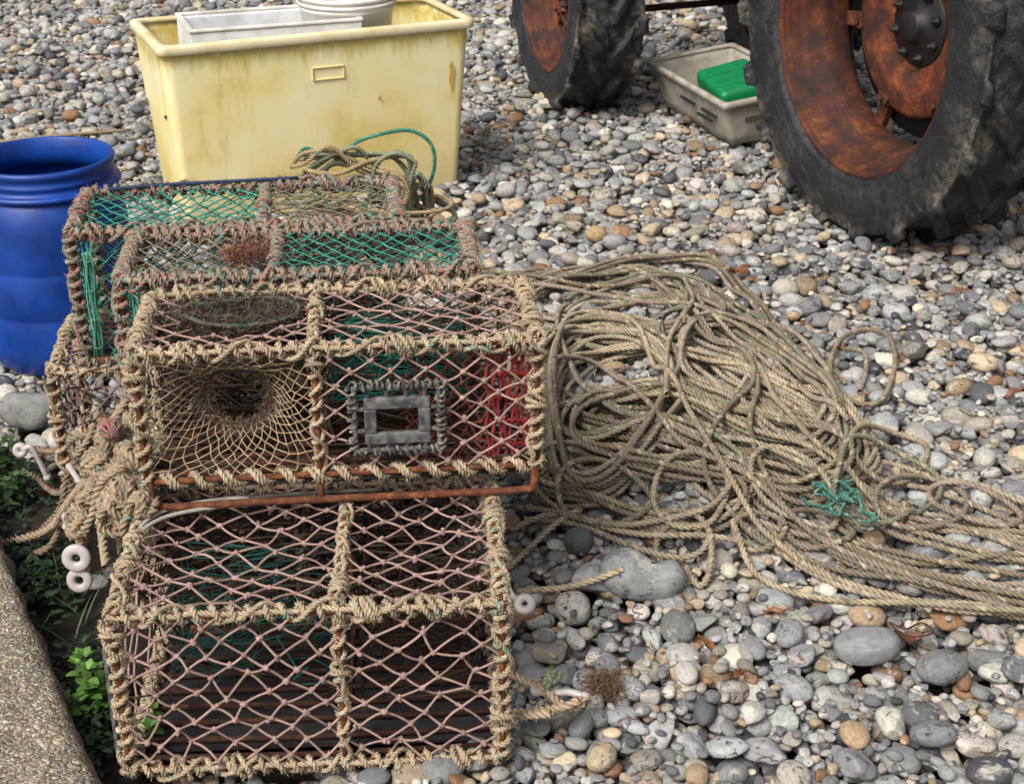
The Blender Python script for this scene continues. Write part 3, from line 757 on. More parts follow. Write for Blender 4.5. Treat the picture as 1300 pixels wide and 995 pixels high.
# ------------------------------------------------------------------ lobster pots
PINK=(.40,.265,.225); CREAM=(.44,.37,.27); TEAL=(.045,.25,.19); OLIVE=(.20,.19,.13)
def wrap(name, A, B, parent, pitch=.03, rrope=.0062, bar=.007, c=(.36,.28,.18), fl=(), strands=1, fz=500, core=True, fzl=.012, lump=.12):
    mb=MB(); A=np.array(A,float); B=np.array(B,float); L_=np.linalg.norm(B-A); T=(B-A)/L_
    ref=np.array([0,0,1.]) if abs(T[2])<.8 else np.array([0,1.,0]); U=np.cross(T,ref); U/=np.linalg.norm(U); V=np.cross(T,U)
    for s_ in range(strands):
        npt=int(L_/pitch*16)+4; t=np.linspace(0,1,npt)
        tw=smooth1(rng.normal(0,1,npt),12)*lump*11; ph=2*PI*(t*L_/pitch)+s_*(1.1 if strands==2 else 2*PI/strands)+tw
        rr=(bar+rrope*.9)*(1+smooth1(rng.normal(0,1,npt),4)*lump*1.5)+.001*s_
        al=t*L_+smooth1(rng.normal(0,1,npt),6)*.006
        Q=A+T*al[:,None]+U*(np.cos(ph)*rr)[:,None]+V*(np.sin(ph)*rr)[:,None]
        rope(mb,Q,rrope,c,fl,m=12,fz=fz,fzlen=fzl,step=rrope*.85,fzw=.0006)
    if core:
        t=np.linspace(0,1,20); off=U*(bar*.9)+V*(-bar*.5)
        Q=A+T*(t*L_)[:,None]+off+rng.normal(0,.002,(20,3)); rope(mb,catmull(Q,False,4),rrope*.95,c,fl,fz=fz*.4,fzlen=fzl)
        # a second, slack winding that rides over the first, and a few hitches
        npt=int(L_/(pitch*4.3)*18)+8; t=np.linspace(.01,.99,npt); ph=-2*PI*t*L_/(pitch*4.3)+smooth1(rng.normal(0,1,npt),9)*3+rng.random()*6; rr=(bar+rrope*1.6)*(1+smooth1(rng.normal(0,1,npt),4)*.3)
        Q=A+T*(t*L_)[:,None]+U*(np.cos(ph)*rr)[:,None]+V*(np.sin(ph)*rr)[:,None]; rope(mb,Q,rrope*.85,tuple(np.array(c)*.9),fl,fz=fz*.8,fzlen=fzl)
        for q in range(int(L_/.22)):
            x=rng.uniform(.04,.96)*L_
            for w_ in range(2):
                tt=np.linspace(0,2*PI,10)[:-1]; e_=T*(.35+.3*w_)+U*rng.normal(0,.4)+V*rng.normal(0,.4); r2=bar+rrope*2.0
                Q=A+T*(x+w_*rrope*1.5)+np.outer(np.cos(tt)*r2,U)+np.outer(np.sin(tt)*r2,V)+np.outer(np.sin(tt+w_)*r2*.6,T); rope(mb,catmull(Q,True,6),rrope*.9,c,fl,fz=fz*.8,fzlen=fzl)
    return mb.build(name,M_ROPE,parent)

def net(mb, S, nu, nv, r, c, kr, jit=.006, bow=.03, cvar=.15, skip=None, double=False):
    ids={}; P=[]
    for j in range(2*nv+1):
        for i in range(2*nu+1):
            if (i+j)%2==0:
                u,v=i/(2*nu),j/(2*nv)
                edge=(i in(0,2*nu)) or (j in(0,2*nv))
                p=np.array(S(u,v))+ (0 if edge else 1)*rng.normal(0,jit,3)*np.array([1,1,.8])
                ids[i,j]=len(P); P.append(p)
    P=np.array(P); A=[];B=[]
    for (i,j),k in ids.items():
        for di in (-1,1):
            if (i+di,j+1) in ids:
                if skip and skip((i+di*.5)/(2*nu),(j+.5)/(2*nv)): continue
                A.append(P[k]); B.append(P[ids[i+di,j+1]])
    A=np.array(A);B=np.array(B); cc=np.array(c)*(1+rng.normal(0,cvar,(len(A),1)))
    tubes(mb,A,B,r,np.clip(cc,.005,1),m=6,bow=bow)
    keepk=np.array([not(skip and skip(i/(2*nu),j/(2*nv))) for (i,j) in ids])
    PK=P[keepk]
    blobs(mb,PK,kr,np.clip(np.array(c)*(1+rng.normal(0,cvar,(len(PK),1)))*.95,.005,1))
    fuzz(mb,np.repeat(PK,5,0),rng.normal(0,1,(len(PK)*5,3)),np.clip(np.array(c)*rng.uniform(.6,1.3,(len(PK)*5,1)),.004,1),kr*2.2,.0004)
    blobs(mb,PK+rng.normal(0,kr*.6,PK.shape),kr*.7,np.clip(np.array(c)*(1+rng.normal(0,cvar,(len(PK),1))),.005,1))
def quad(a,b,c_,d,bulge=(0,0,0),wob=0):
    a,b,c_,d=[np.array(t,float) for t in (a,b,c_,d)]; bl=np.array(bulge,float)
    def S(u,v): return a*(1-u)*(1-v)+b*u*(1-v)+c_*u*v+d*(1-u)*v+bl*(16*u*(1-u)*v*(1-v))
    return S

def funnel(mb, S, ctr, rad, inward, c, rows=9, nc=34, rh=.0011):
    """netting that narrows from the panel's edge to a round eye pushed inwards"""
    ring=[]
    for k in range(rows+1):
        f=k/rows; pts=[]
        for i in range(nc):
            t=(i+.5*(k%2))/nc*2*PI; cu,cv=math.cos(t),math.sin(t); m_=max(abs(cu),abs(cv)); 
            su=.5+.5*cu/m_; sv=.5+.5*cv/m_
            pe=np.array(S(su,sv)); pc_=np.array(ctr)+np.array([cu*rad,0,cv*rad])+np.array(inward)
            g=f**.75; dep=np.array(inward)*(f**1.6-g)
            pts.append(pe*(1-g)+pc_*g+dep+rng.normal(0,.0018,3))
        ring.append(np.array(pts))
    A=[];B=[]
    for k in range(rows):
        for i in range(nc):
            a=ring[k][i]
            if k%2==0: nb=(i,(i-1)%nc)
            else: nb=(i,(i+1)%nc)
            for b in nb: A.append(a);B.append(ring[k+1][b])
    A=np.array(A);B=np.array(B)
    tubes(mb,A,B,rh,np.clip(np.array(c)*(1+rng.normal(0,.2,(len(A),1))),.01,1),m=5,bow=.03)
    K=np.concatenate(ring[1:]); blobs(mb,K,rh*1.9,np.clip(np.array(c)*(1+rng.normal(0,.2,(len(K),1))),.01,1))
    return ring

def nest(mb, ctr, ax1, ax2, nrm, R0, wid, n, c, ln=.045):
    t=rng.uniform(0,2*PI,n); rr=R0+rng.normal(0,wid,n)
    P=np.array(ctr)+np.outer(np.cos(t)*rr,ax1)+np.outer(np.sin(t)*rr,ax2)+np.outer(rng.normal(0,wid*.5,n),nrm)
    tan=np.outer(-np.sin(t),ax1)+np.outer(np.cos(t),ax2)
    fuzz(mb,P,tan+rng.normal(0,.7,(n,3)),np.clip(np.array(c)*rng.uniform(.4,1.8,(n,1)),.003,1),ln,.0007,1.0)

def pot(name_label, fl, yaw, W, D, Hh, zb, lash, style, netc, group='lobster pots stacked on the shingle', top_nets=None, front=None, seedv=0, split=.44, runner=False, fz=500):
    o=empty('lobster_pot',(fl[0],fl[1],zb),yaw,name_label,'lobster pot',group)
    s=W*split
    # frame: box of bars with a hoop in the middle
    fr=MB(); fr2=[]
    def bar(A,B,r=.0065): 
        A=np.array(A,float);B=np.array(B,float); n=10; t=np.linspace(0,1,n)[:,None]; Q=A+(B-A)*t; tube(fr,Q,r,m=8)
    C={(i,j,k):(i*W,j*D,k*Hh) for i in(0,1) for j in (0,1) for k in (0,1)}
    E=[]
    for j in(0,1):
        for k in(0,1): E.append((C[0,j,k],C[1,j,k],'h'))
    for i in(0,1):
        for k in (0,1): E.append((C[i,0,k],C[i,1,k],'d'))
    for i in (0,1):
        for j in (0,1): E.append((C[i,j,0],C[i,j,1],'v'))
    mid=[((s,0,0),(s,0,Hh)),((s,0,Hh),(s,D,Hh)),((s,D,Hh),(s,D,0)),((s,D,0),(s,0,0))]
    for A,B,_ in E: bar(A,B)
    for A,B in mid: bar(A,B,.0055)
    fr.build('frame',M_RUST,o)
    base,fl_=lash
    for A,B,k in E:
        low=A[2]==0 and B[2]==0
        if low and A[1]==D and B[1]==D: continue
        if k=='h' and low and style.get('low_pitch'):
            wrap('rope_lashing',A,B,o,pitch=style['low_pitch'],rrope=.0058,c=base,fl=fl_,strands=2,fz=fz,core=False,lump=.06); continue
        wrap('rope_lashing',A,B,o,pitch=style['pitch'][k],rrope=style['r'],c=base,fl=fl_,strands=style.get('strands',1),fz=fz,core=style.get('core',True),fzl=style.get('fzl',.012),lump=.11)
    for A,B in mid[:2]:
        wrap('rope_lashing',A,B,o,pitch=style['mid'],rrope=style['r']*.85,bar=.005,c=base,fl=fl_,fz=fz*.8,core=True)
    # floor of thin bars
    for q in range(style.get('slats',9)):
        mb=MB(); y=D*(q+.5)/style.get('slats',9); tube(mb,[(.01,y,.006),(W*.5,y+.003*rng.normal(),.004),(W-.01,y,.006)],.006,m=6); mb.build('floor_bar',M_DRUST,o)
    return o,s

TANL=(.50,.395,.265)
lashA=(TANL,[((.13,.34,.27),.05),((.50,.26,.22),.04),((.55,.47,.34),.12)])
lashB=((.36,.275,.21),[((.09,.25,.20),.15),((.48,.17,.14),.14),((.34,.33,.30),.12)])
lashC=((.35,.265,.205),[((.06,.24,.18),.15),((.45,.15,.12),.14),((.30,.31,.29),.16)])
stA=dict(pitch=dict(h=.027,d=.026,v=.031),mid=.034,r=.0057,low_pitch=.055,core=True)
stB=dict(pitch=dict(h=.024,d=.024,v=.027),mid=.026,r=.0064,strands=1,fzl=.018)
stL=dict(pitch=dict(h=.030,d=.030,v=.030),mid=.036,r=.0058)

# ---- front pot of the top layer
fl=at(190,640,.37); W,D,Hh=.74,.29,.262
o,s=pot('upper front lobster pot with an open round entrance funnel and a grey escape frame',(fl[0],fl[1]),R(5.6),W,D,Hh,.418,lashA,stA,PINK,fz=900)
P1=o
mb=MB(); net(mb,quad((s,0,0),(W,0,0),(W,0,Hh),(s,0,Hh),(0,-.004,0)),6,5,.0022,PINK,.0055,.004,skip=lambda u,v: .17<u<.56 and .24<v<.72); mb.build('net_panel',M_NET,o)
mb=MB(); net(mb,quad((s,0,Hh),(W,0,Hh),(W,D,Hh),(s,D,Hh),(0,0,-.010)),6,5,.0021,PINK,.0052,.004); mb.build('net_panel',M_NET,o)
mb=MB(); net(mb,quad((0,0,Hh),(s,0,Hh),(s,D,Hh),(0,D,Hh),(0,0,-.014)),5,5,.0021,PINK,.0052,.004,skip=lambda u,v:((u-.55)/.36)**2+((v-.72)/.33)**2<1); mb.build('net_panel',M_NET,o)
mb=MB(); ring=funnel(mb,quad((.008,0,.008),(s-.008,0,.008),(s-.008,0,Hh-.008),(.008,0,Hh-.008)),(s*.54,0,Hh*.47),.062,(0,.085,.012),(.42,.31,.19)); mb.build('entrance_funnel',M_NET,o)
mb=MB(); nest(mb,(s*.54,.080,Hh*.47+.012),(1,0,0),(0,0,1),(0,1,0),.070,.009,4200,(.22,.16,.11),.026)
k=2600; a_=rng.uniform(.4,3.0,k); rr=rng.uniform(.07,.15,k); nestP=np.stack([s*.54+np.cos(a_)*rr*1.0,.085-(rr-.07)*.9,Hh*.47+.012+np.sin(a_)*rr*.85],1); nestP=nestP[(nestP[:,2]<Hh-.01)&(nestP[:,0]>.01)&(nestP[:,0]<s-.01)]
fuzz(mb,nestP,rng.normal(0,1,nestP.shape),np.array([.15,.11,.08])*rng.uniform(.4,1.8,(len(nestP),1)),.03,.0007,1.0)
mb.build('weed_growth',M_NET,o)
mb=MB(); nest(mb,(s*.55,D*.72,Hh-.012),(1.3,0,0),(0,.75,0),(0,0,1),.085,.022,3200,(.10,.075,.055),.045)
t=np.linspace(0,2*PI,13)[:-1]; rope(mb,catmull(np.stack([s*.55+.115*np.cos(t),D*.70+.066*np.sin(t),np.full(12,Hh-.004)],1)+rng.normal(0,.003,(12,3)),True,8),.0045,(.16,.14,.10),[((.05,.26,.2),.25)],fz=900,fzlen=.02)
mb.build('weed_growth',M_NET,o)
mb=MB()   # right end, back, divider
net(mb,quad((W,0,0),(W,D,0),(W,D,Hh),(W,0,Hh),(-.008,0,0)),4,4,.0022,(.33,.20,.17),.005)
mb.build('net_panel',M_NET,o)
mb=MB(); net(mb,quad((0,0,0),(0,D,0),(0,D,Hh),(0,0,Hh)),4,4,.0022,(.30,.23,.17),.005); mb.build('net_panel',M_NET,o)
mb=MB(); net(mb,quad((0,D,0),(W,D,0),(W,D,Hh),(0,D,Hh),(0,-.01,0)),14,7,.0016,(.05,.035,.028),.0036); mb.build('net_panel',M_NET,o)  # back net coloured near black and dense, painting the interior shade
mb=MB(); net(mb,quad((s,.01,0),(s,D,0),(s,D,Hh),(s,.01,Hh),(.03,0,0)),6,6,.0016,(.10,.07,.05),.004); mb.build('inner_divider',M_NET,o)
mb=MB(); net(mb,quad((.01,.20,.0),(s-.01,.20,0),(s-.01,.20,Hh-.03),(.01,.20,Hh-.03)),9,8,.0026,(.035,.022,.016),.005,.006); mb.build('inner_net',M_NET,o)  # near-black twine colour stands in for the dark behind the funnel eye
# tangled green and brown netting inside
def tangle(parent,lo,hi,n,c,r=.0013,name='tangled_netting',mess=.05):
    mb=MB()
    for k in range(n):
        p=rng.uniform(lo,hi); d=rng.normal(0,1,(5,3))*mess; d[:,0]*=2.0; Q=np.clip(p+np.cumsum(d,0)*.7,lo,hi)
        tube(mb,catmull(Q,False,5),r*rng.uniform(.7,1.5),np.clip(np.array(c)*rng.uniform(.4,1.6),.003,1),m=4,cap=False)
    return mb.build(name,M_NET,parent)
tangle(P1,(s+.03,.05,Hh*.50),(W-.13,D-.05,Hh-.04),95,(.018,.13,.10))
tangle(P1,(s+.02,.08,.02),(W-.1,D-.02,Hh*.6),60,(.10,.065,.045),.002)
tangle(P1,(s+.02,.10,.01),(W-.05,D-.02,Hh*.9),90,(.045,.03,.022),.0018)
tangle(P1,(.02,.15,.01),(s-.02,D-.01,Hh-.02),90,(.07,.045,.03),.0018)
# red bait net at the right end
mb=MB()
for k in range(8):
    x=W-.092+k*.0115; n_=14; z=np.linspace(.012,Hh-.01,n_)
    rope(mb,np.stack([x+.004*np.sin(z*60+k*2),.016+.003*k+.003*np.cos(z*50+k*2),z],1),.0038,(.34,.05,.055),[((.55,.12,.10),.2)],pitch=.016,fz=120)
for q in range(5):
    z0=.03+q*.05
    for k in range(7): x=W-.092+k*.0115; tube(mb,[(x,.018,z0+.004*(k%2)),(x+.006,.020,z0+.010),(x+.0115,.018,z0+.004*((k+1)%2))],.0028,(.36,.03,.035),m=5)
mb.build('bait_net',M_NET,o)
mb=MB(); net(mb,quad((s+.17,.035,.0),(W-.09,.035,.0),(W-.09,.04,Hh-.01),(s+.17,.04,Hh-.01)),5,7,.0019,(.22,.06,.05),.004,.006); mb.build('inner_net',M_NET,o)
# grey escape frame
ex0,ex1,ez0,ez1=s+.066,s+.232,.050,.188
eg=empty('escape_frame'); eg.parent=o
def ring_box(mb,x0,x1,z0,z1,w,y0,y1):
    for a in ((x0,x1,z0,z0+w),(x0,x1,z1-w,z1),(x0,x0+w,z0+w+.0005,z1-w-.0005),(x1-w,x1,z0+w+.0005,z1-w-.0005)): boxm(mb,a[0],a[1],y0,y1,a[2],a[3])
mb=MB(); ring_box(mb,ex0+.022,ex1-.020,ez0+.018,ez1-.024,.023,-.021,-.008); bevel(mb.build('inner_plate',M_GREY,eg,False),.003)
mb=MB(); ring_box(mb,ex0,ex1,ez0,ez1,.008,-.018,-.009)
for q in range(4):
    x=ex0+.03+q*(ex1-ex0-.06)/3; boxm(mb,x-.004,x+.004,-.0165,-.0105,ez0+.008,ez0+.0182); boxm(mb,x-.004,x+.004,-.0165,-.0105,ez1-.0242,ez1-.008)
for q in range(2):
    z=ez0+.045+q*.045; boxm(mb,ex0+.008,ex0+.0222,-.0165,-.0105,z-.004,z+.004); boxm(mb,ex1-.0202,ex1-.008,-.0165,-.0105,z-.004,z+.004)
bevel(mb.build('outer_rail',M_GREY,eg,False),.002)
cs=[(ex0,-.0135,ez0),(ex1,-.0135,ez0),(ex1,-.0135,ez1),(ex0,-.0135,ez1)]
for q in range(4):
    wrap('frame_lashing',cs[q],cs[(q+1)%4],eg,pitch=.0125,rrope=.0033,bar=.0045,c=(.20,.185,.155),fl=[((.38,.36,.31),.25),((.05,.05,.055),.35)],fz=300,core=False,fzl=.006,lump=.35)
# rusty runner below the front edge
mb=MB(); zr=-.048
tube(mb,catmull([(.006,-.004,.0),(.008,-.010,-.03),(.02,-.012,zr),(W*.3,-.013,zr+.001),(W*.7,-.012,zr-.001),(W-.03,-.012,zr),(W-.006,-.01,-.036),(W-.003,-.004,0)],False,10),.0075,m=10)
tube(mb,[(s,-.002,0),(s,-.010,zr)],.0065); tube(mb,[(.02,D,zr),(W-.02,D,zr)],.0075); tube(mb,[(.01,D,0),(.02,D,zr)],.006); tube(mb,[(W-.01,D,0),(W-.02,D,zr)],.006)
mb.build('runner_bar',M_RUST,o)
mb=MB(); tube(mb,[(.01,.008,-.013),(W*.5,.009,-.015),(W-.02,.008,-.013)],.0065,m=8); mb.build('rubber_strip',M_DARK,o)

# ---- second pot
f2=at(150,352,.69); W2,D2,H2=.725,.27,.30
o,s=pot('upper middle lobster pot with pink flecked lashings and green netting on its right half',(f2[0],f2[1]),R(5.5),W2,D2,H2,.38,lashB,stB,TEAL,split=.43,fz=1000)
P2=o
mb=MB(); net(mb,quad((s,0,H2),(W2,0,H2),(W2,D2,H2),(s,D2,H2),(0,0,-.008)),10,5,.0016,(.05,.27,.20),.0034,.002); mb.build('net_panel',M_NET,o)
mb=MB(); net(mb,quad((0,0,H2),(s,0,H2),(s,D2,H2),(0,D2,H2),(0,0,-.01)),7,5,.0016,(.24,.21,.14),.0034,.002,skip=lambda u,v:((u-.78)/.16)**2+((v-.6)/.26)**2<1); mb.build('net_panel',M_NET,o)
mb=MB(); nest(mb,(s*.82,D2*.6,H2-.01),(1,0,0),(0,1,0),(0,0,1),.035,.02,2500,(.20,.09,.055),.03); nest(mb,(s*.95,D2*.3,H2-.01),(1,0,0),(0,1,0),(0,0,1),.03,.02,900,(.06,.05,.045),.03); mb.build('weed_growth',M_NET,o)
mb=MB(); net(mb,quad((0,0,0),(s,0,0),(s,0,H2),(0,0,H2)),7,7,.0016,(.05,.24,.18),.0034,.003); mb.build('net_panel',M_NET,o)
mb=MB(); net(mb,quad((-.008,0,0),(-.008,D2,0),(-.008,D2,H2),(-.008,0,H2)),7,6,.0016,(.06,.30,.22),.0034,.003); mb.build('net_panel',M_NET,o)
mb=MB(); net(mb,quad((W2,0,0),(W2,D2,0),(W2,D2,H2),(W2,0,H2)),6,7,.0016,(.06,.26,.19),.0034,.003); mb.build('net_panel',M_NET,o)
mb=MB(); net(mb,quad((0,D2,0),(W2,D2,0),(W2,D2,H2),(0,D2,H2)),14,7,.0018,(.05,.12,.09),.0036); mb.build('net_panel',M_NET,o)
tangle(o,(.02,.03,.01),(s-.02,D2-.03,.20),70,(.10,.06,.04),.0018)
tangle(o,(s,.03,.01),(W2-.02,D2-.03,.12),40,(.04,.09,.06),.0018)
def net_bundle(parent,x,y,z0,z1,c,n=16,w=.014):
    mb=MB()
    for k in range(n):
        z=np.linspace(z0,z1,9); Q=np.stack([x+rng.normal(0,w)+.003*np.sin(z*40+k),y+rng.normal(0,w*.6)+0*z,z],1)
        tube(mb,Q,.0018,np.clip(np.array(c)*rng.uniform(.6,1.4),0,1),m=5)
    for z in np.linspace(z0+.02,z1-.02,4):
        t=np.linspace(0,2*PI,9)[:-1]; tube(mb,np.stack([x+w*1.5*np.cos(t),y+w*1.1*np.sin(t),np.full(8,z)],1),.0022,c,m=5,closed=True)
    return mb.build('gathered_net',M_NET,parent)
net_bundle(P2,.036,-.014,.02,.25,(.10,.30,.22),12,.005)

# ---- third pot
f3=at(88,292,.69); W3,D3,H3=.725,.30,.31
o,s=pot('upper rear lobster pot nearest the yellow tub with shaggy pink and grey lashings',(f3[0],f3[1]),R(6.8),W3,D3,H3,.37,lashC,stB,TEAL,split=.58,fz=1100)
P3=o
mb=MB(); net(mb,quad((0,0,H3),(s,0,H3),(s,D3,H3),(0,D3,H3),(0,0,-.008)),11,6,.0016,(.05,.30,.22),.0033,.002); mb.build('net_panel',M_NET,o)
mb=MB(); net(mb,quad((s,0,H3),(W3,0,H3),(W3,D3,H3),(s,D3,H3),(0,0,-.008)),7,7,.0014,(.25,.21,.15),.003,.002); mb.build('net_panel',M_NET,o)
mb=MB(); net(mb,quad((0,0,0),(s,0,0),(s,0,H3),(0,0,H3)),9,7,.0016,(.05,.26,.19),.0034,.003); mb.build('net_panel',M_NET,o)
mb=MB(); net(mb,quad((0,0,0),(0,D3,0),(0,D3,H3),(0,0,H3)),6,6,.0016,(.06,.30,.22),.0034,.003); mb.build('net_panel',M_NET,o)
mb=MB(); net(mb,quad((W3,0,0),(W3,D3,0),(W3,D3,H3),(W3,0,H3)),6,7,.0016,(.2,.18,.13),.0034,.003); mb.build('net_panel',M_NET,o)
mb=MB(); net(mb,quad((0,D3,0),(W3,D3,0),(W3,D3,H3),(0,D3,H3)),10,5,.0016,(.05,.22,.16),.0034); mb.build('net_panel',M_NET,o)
tangle(o,(s,.03,.01),(W3-.02,D3-.03,.24),110,(.13,.085,.055),.0018)
net_bundle(P3,.034,-.014,.02,.27,(.10,.30,.22),12,.0055)
mb=MB(); tube(mb,catmull([(.05,D3-.02,H3+.012),(.2,D3-.012,H3+.016),(.5,D3-.01,H3+.02)],False,8),.0045,(.03,.05,.10),m=8); mb.build('blue_cord',M_NET,o)

# ---- lower front pot
f4=at(140,784,.345); W4,D4,H4=.668,.44,.325
lo_,s=pot('lower front lobster pot of pink twine netting with its empty front facing the camera',(f4[0],f4[1]),R(3.4),W4,D4,H4,.02,lashA,stL,PINK,split=.575,fz=900)
PK=(.37,.245,.21)
mb=MB(); net(mb,quad((0,0,0),(s,0,0),(s,0,H4),(0,0,H4),(0,-.006,0)),6,6,.0023,PK,.0056,.0055,.04); mb.build('net_panel',M_NET,lo_)
mb=MB(); net(mb,quad((s,0,0),(W4,0,0),(W4,0,H4),(s,0,H4),(0,-.006,0)),4,6,.0023,PK,.0056,.0055,.04); mb.build('net_panel',M_NET,lo_)
mb=MB(); net(mb,quad((0,0,H4),(s,0,H4),(s,D4,H4),(0,D4,H4),(0,0,-.02)),5,7,.0023,PK,.0056,.0055,.04); mb.build('net_panel',M_NET,lo_)
mb=MB(); net(mb,quad((s,0,H4),(W4,0,H4),(W4,D4,H4),(s,D4,H4),(0,0,-.02)),4,7,.0023,PK,.0056,.0055,.04); mb.build('net_panel',M_NET,lo_)
mb=MB(); net(mb,quad((0,0,0),(0,D4,0),(0,D4,H4),(0,0,H4)),4,4,.0022,PK,.005); mb.build('net_panel',M_NET,lo_)
mb=MB(); net(mb,quad((W4,0,0),(W4,D4,0),(W4,D4,H4),(W4,0,H4)),5,5,.0022,(.2,.13,.11),.005); mb.build('net_panel',M_NET,lo_)
mb=MB(); net(mb,quad((0,D4,0),(W4,D4,0),(W4,D4,H4),(0,D4,H4)),18,9,.0022,(.03,.022,.018),.0045); mb.build('net_panel',M_NET,lo_)  # back netting painted near black to deepen the shade inside the pot
tangle(lo_,(.08,.10,.10),(s-.01,D4-.12,H4-.05),80,(.012,.075,.06),.0013)
tangle(lo_,(s+.03,.12,.05),(W4-.04,D4-.05,H4-.04),90,(.035,.024,.016),.0018)
tangle(lo_,(.03,.14,.02),(s,D4-.05,H4-.05),70,(.035,.022,.016),.0018)
mb=MB(); nest(mb,(s+.17,D4*.55,.15),(1,0,0),(0,0,1),(0,1,0),.07,.02,900,(.05,.035,.022),.05); mb.build('weed_growth',M_NET,lo_)
mb=MB(); v,q=box_arr(.01,W4-.01,.06,D4-.01,-.012,-.004); mb.add(v,q); mb.build('floor_shade_sheet',M_DARK,lo_,False)  # added black sheet, stands in for the shade on the pot's floor
# side strip of dark rubber at the left corner and a grey bungee over the top
mb=MB(); boxm(mb,-.022,-.014,.0,.03,.03,.26); bevel(mb.build('rubber_strip',M_GREY,lo_,False),.002)
mb=MB()
for k,dy in enumerate((0,.028)):
    Q=catmull([(-.004,.31-dy*.4,H4-.05),(.003,.29-dy,H4+.005),(.05,.33-dy,H4+.019),(.14,.36-dy,H4+.02),(.20,.365-dy,H4+.019)],False,10); tube(mb,Q,.0042,(.36,.34,.30),m=8)
Q=catmull([(.20,.365,H4+.019),(.32,.375,H4+.021),(.45,.38,H4+.021)],False,8); tube(mb,Q,.0042,(.10,.09,.08),m=8)
mb.build('bungee_cord',M_NET,lo_)

# ---- lower middle and rear pots
o,s=pot('lower middle lobster pot mostly hidden under the two pots above it',(-.80,2.655),R(5.5),.72,.42,.325,.02,lashA,stL,PINK,split=.5,fz=500)
for S in (quad((0,0,0),(0,.42,0),(0,.42,.325),(0,0,.325)),quad((0,0,.325),(.72,0,.325),(.72,.42,.325),(0,.42,.325)),quad((.72,0,0),(.72,.42,0),(.72,.42,.325),(.72,0,.325))):
    mb=MB(); net(mb,S,6,5,.002,(.16,.11,.09),.005); mb.build('net_panel',M_NET,o)
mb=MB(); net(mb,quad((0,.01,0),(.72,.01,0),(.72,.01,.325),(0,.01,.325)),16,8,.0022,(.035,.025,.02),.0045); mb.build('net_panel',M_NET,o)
tangle(o,(.02,.02,.02),(.68,.4,.29),60,(.03,.02,.015),.002)
f6=at(92,640,.02)
o,s=pot('lower rear lobster pot with tan lashed corner beside the blue barrel',(-1.06,3.125),R(6.5),.74,.33,.325,.02,lashA,stL,PINK,split=.5,fz=900)
for S in (quad((0,0,0),(0,.33,0),(0,.33,.325),(0,0,.325)),quad((0,0,0),(.37,0,0),(.37,0,.325),(0,0,.325)),quad((0,0,.325),(.74,0,.325),(.74,.33,.325),(0,.33,.325)),quad((.74,0,0),(.74,.33,0),(.74,.33,.325),(.74,0,.325))):
    mb=MB(); net(mb,S,6,5,.002,(.24,.16,.13),.005); mb.build('net_panel',M_NET,o)
tangle(o,(.02,.02,.02),(.7,.3,.29),60,(.05,.032,.022),.002)

# ------------------------------------------------------------------ ropes and toggles at the left of the stack
HEMP=(.43,.33,.225); DH=(.26,.19,.125)
def loose(pts,rad,c,label,fl=((( .10,.28,.22),.05),((.45,.22,.18),.04)),fz=700,n=1):
    mb=MB(); 
    for p in pts: img_rope(mb,p,rad,c,fl,fz,.014)
    return tag(mb.build('rope',M_ROPE),label,'rope')
loose([[(168,500,2.86),(150,525,2.80),(130,560,2.76),(112,600,2.74),(98,640,2.72),(90,668,2.74)],
       [(176,508,2.84),(162,540,2.78),(142,575,2.74),(126,605,2.72),(100,640,2.70),(88,676,2.74)],
       [(185,518,2.8),(150,600,2.68),(120,650,2.6),(108,690,2.58)]],.0105,HEMP,'thick tan bridle rope hanging from the corner of the upper middle pot')
loose([[(190,570,2.5),(160,590,2.52),(130,610,2.55),(118,650,2.55),(100,690,2.55)],
       [(185,600,2.5),(150,612,2.52),(128,640,2.55),(130,680,2.52),(135,720,2.45)],
       [(180,585,2.5),(140,600,2.6),(110,610,2.7),(85,640,2.8),(60,672,2.9),(0,690,2.95),(-60,700,3.0)]],.0095,HEMP,'knotted tan rope bundle at the left end of the upper front pot')
loose([[(85,600,3.0),(78,640,2.98),(60,665,3.0),(30,685,3.05),(-30,690,3.1)],[(92,610,2.95),(84,650,2.95),(66,690,2.85),(40,705,2.9)],
       [(30,598,3.25),(48,608,3.22),(70,625,3.15),(95,618,3.05),(118,600,3.0)],[(45,570,3.35),(68,572,3.3),(88,560,3.2)]],.0085,DH,'dark weathered rope trailing over the weeds')
mb=MB()
for (x,y,Y,nn,r_) in [(99,672,2.56,7,.018),(150,640,2.5,9,.03),(140,560,2.72,8,.028),(155,605,2.55,8,.028),(168,540,2.75,6,.022),(330/2.28,655,2.5,6,.025),(120,625,2.62,8,.024),(172,665,2.47,7,.024),(110,560,2.85,8,.03),(125,590,2.7,10,.03),(168,580,2.5,8,.026),(160,625,2.5,10,.028),(100,655,2.6,8,.022),(182,640,2.46,6,.02)]:
    c0=aty(x,y,Y)
    for k in range(nn):
        t=np.linspace(0,2*PI,9)[:-1]; a1=rng.normal(0,1,3); a1/=np.linalg.norm(a1); a2=np.cross(a1,rng.normal(0,1,3)); a2/=np.linalg.norm(a2)
        Q=c0+np.outer(np.cos(t)*r_*rng.uniform(.7,1.2),a1)+np.outer(np.sin(t)*r_*rng.uniform(.5,1.1),a2)+rng.normal(0,.004,3)
        rope(mb,catmull(Q,True,8),.0085,HEMP if k%3 else (.38,.30,.21),[((.10,.30,.24),.08),((.46,.20,.18),.08)],fz=1200,fzlen=.016)
tag(mb.build('rope_knot',M_ROPE),'fuzzy tan rope knots piled at the left of the pot stack','rope knot')
mb=MB(); c0=aty(142,545,2.70)
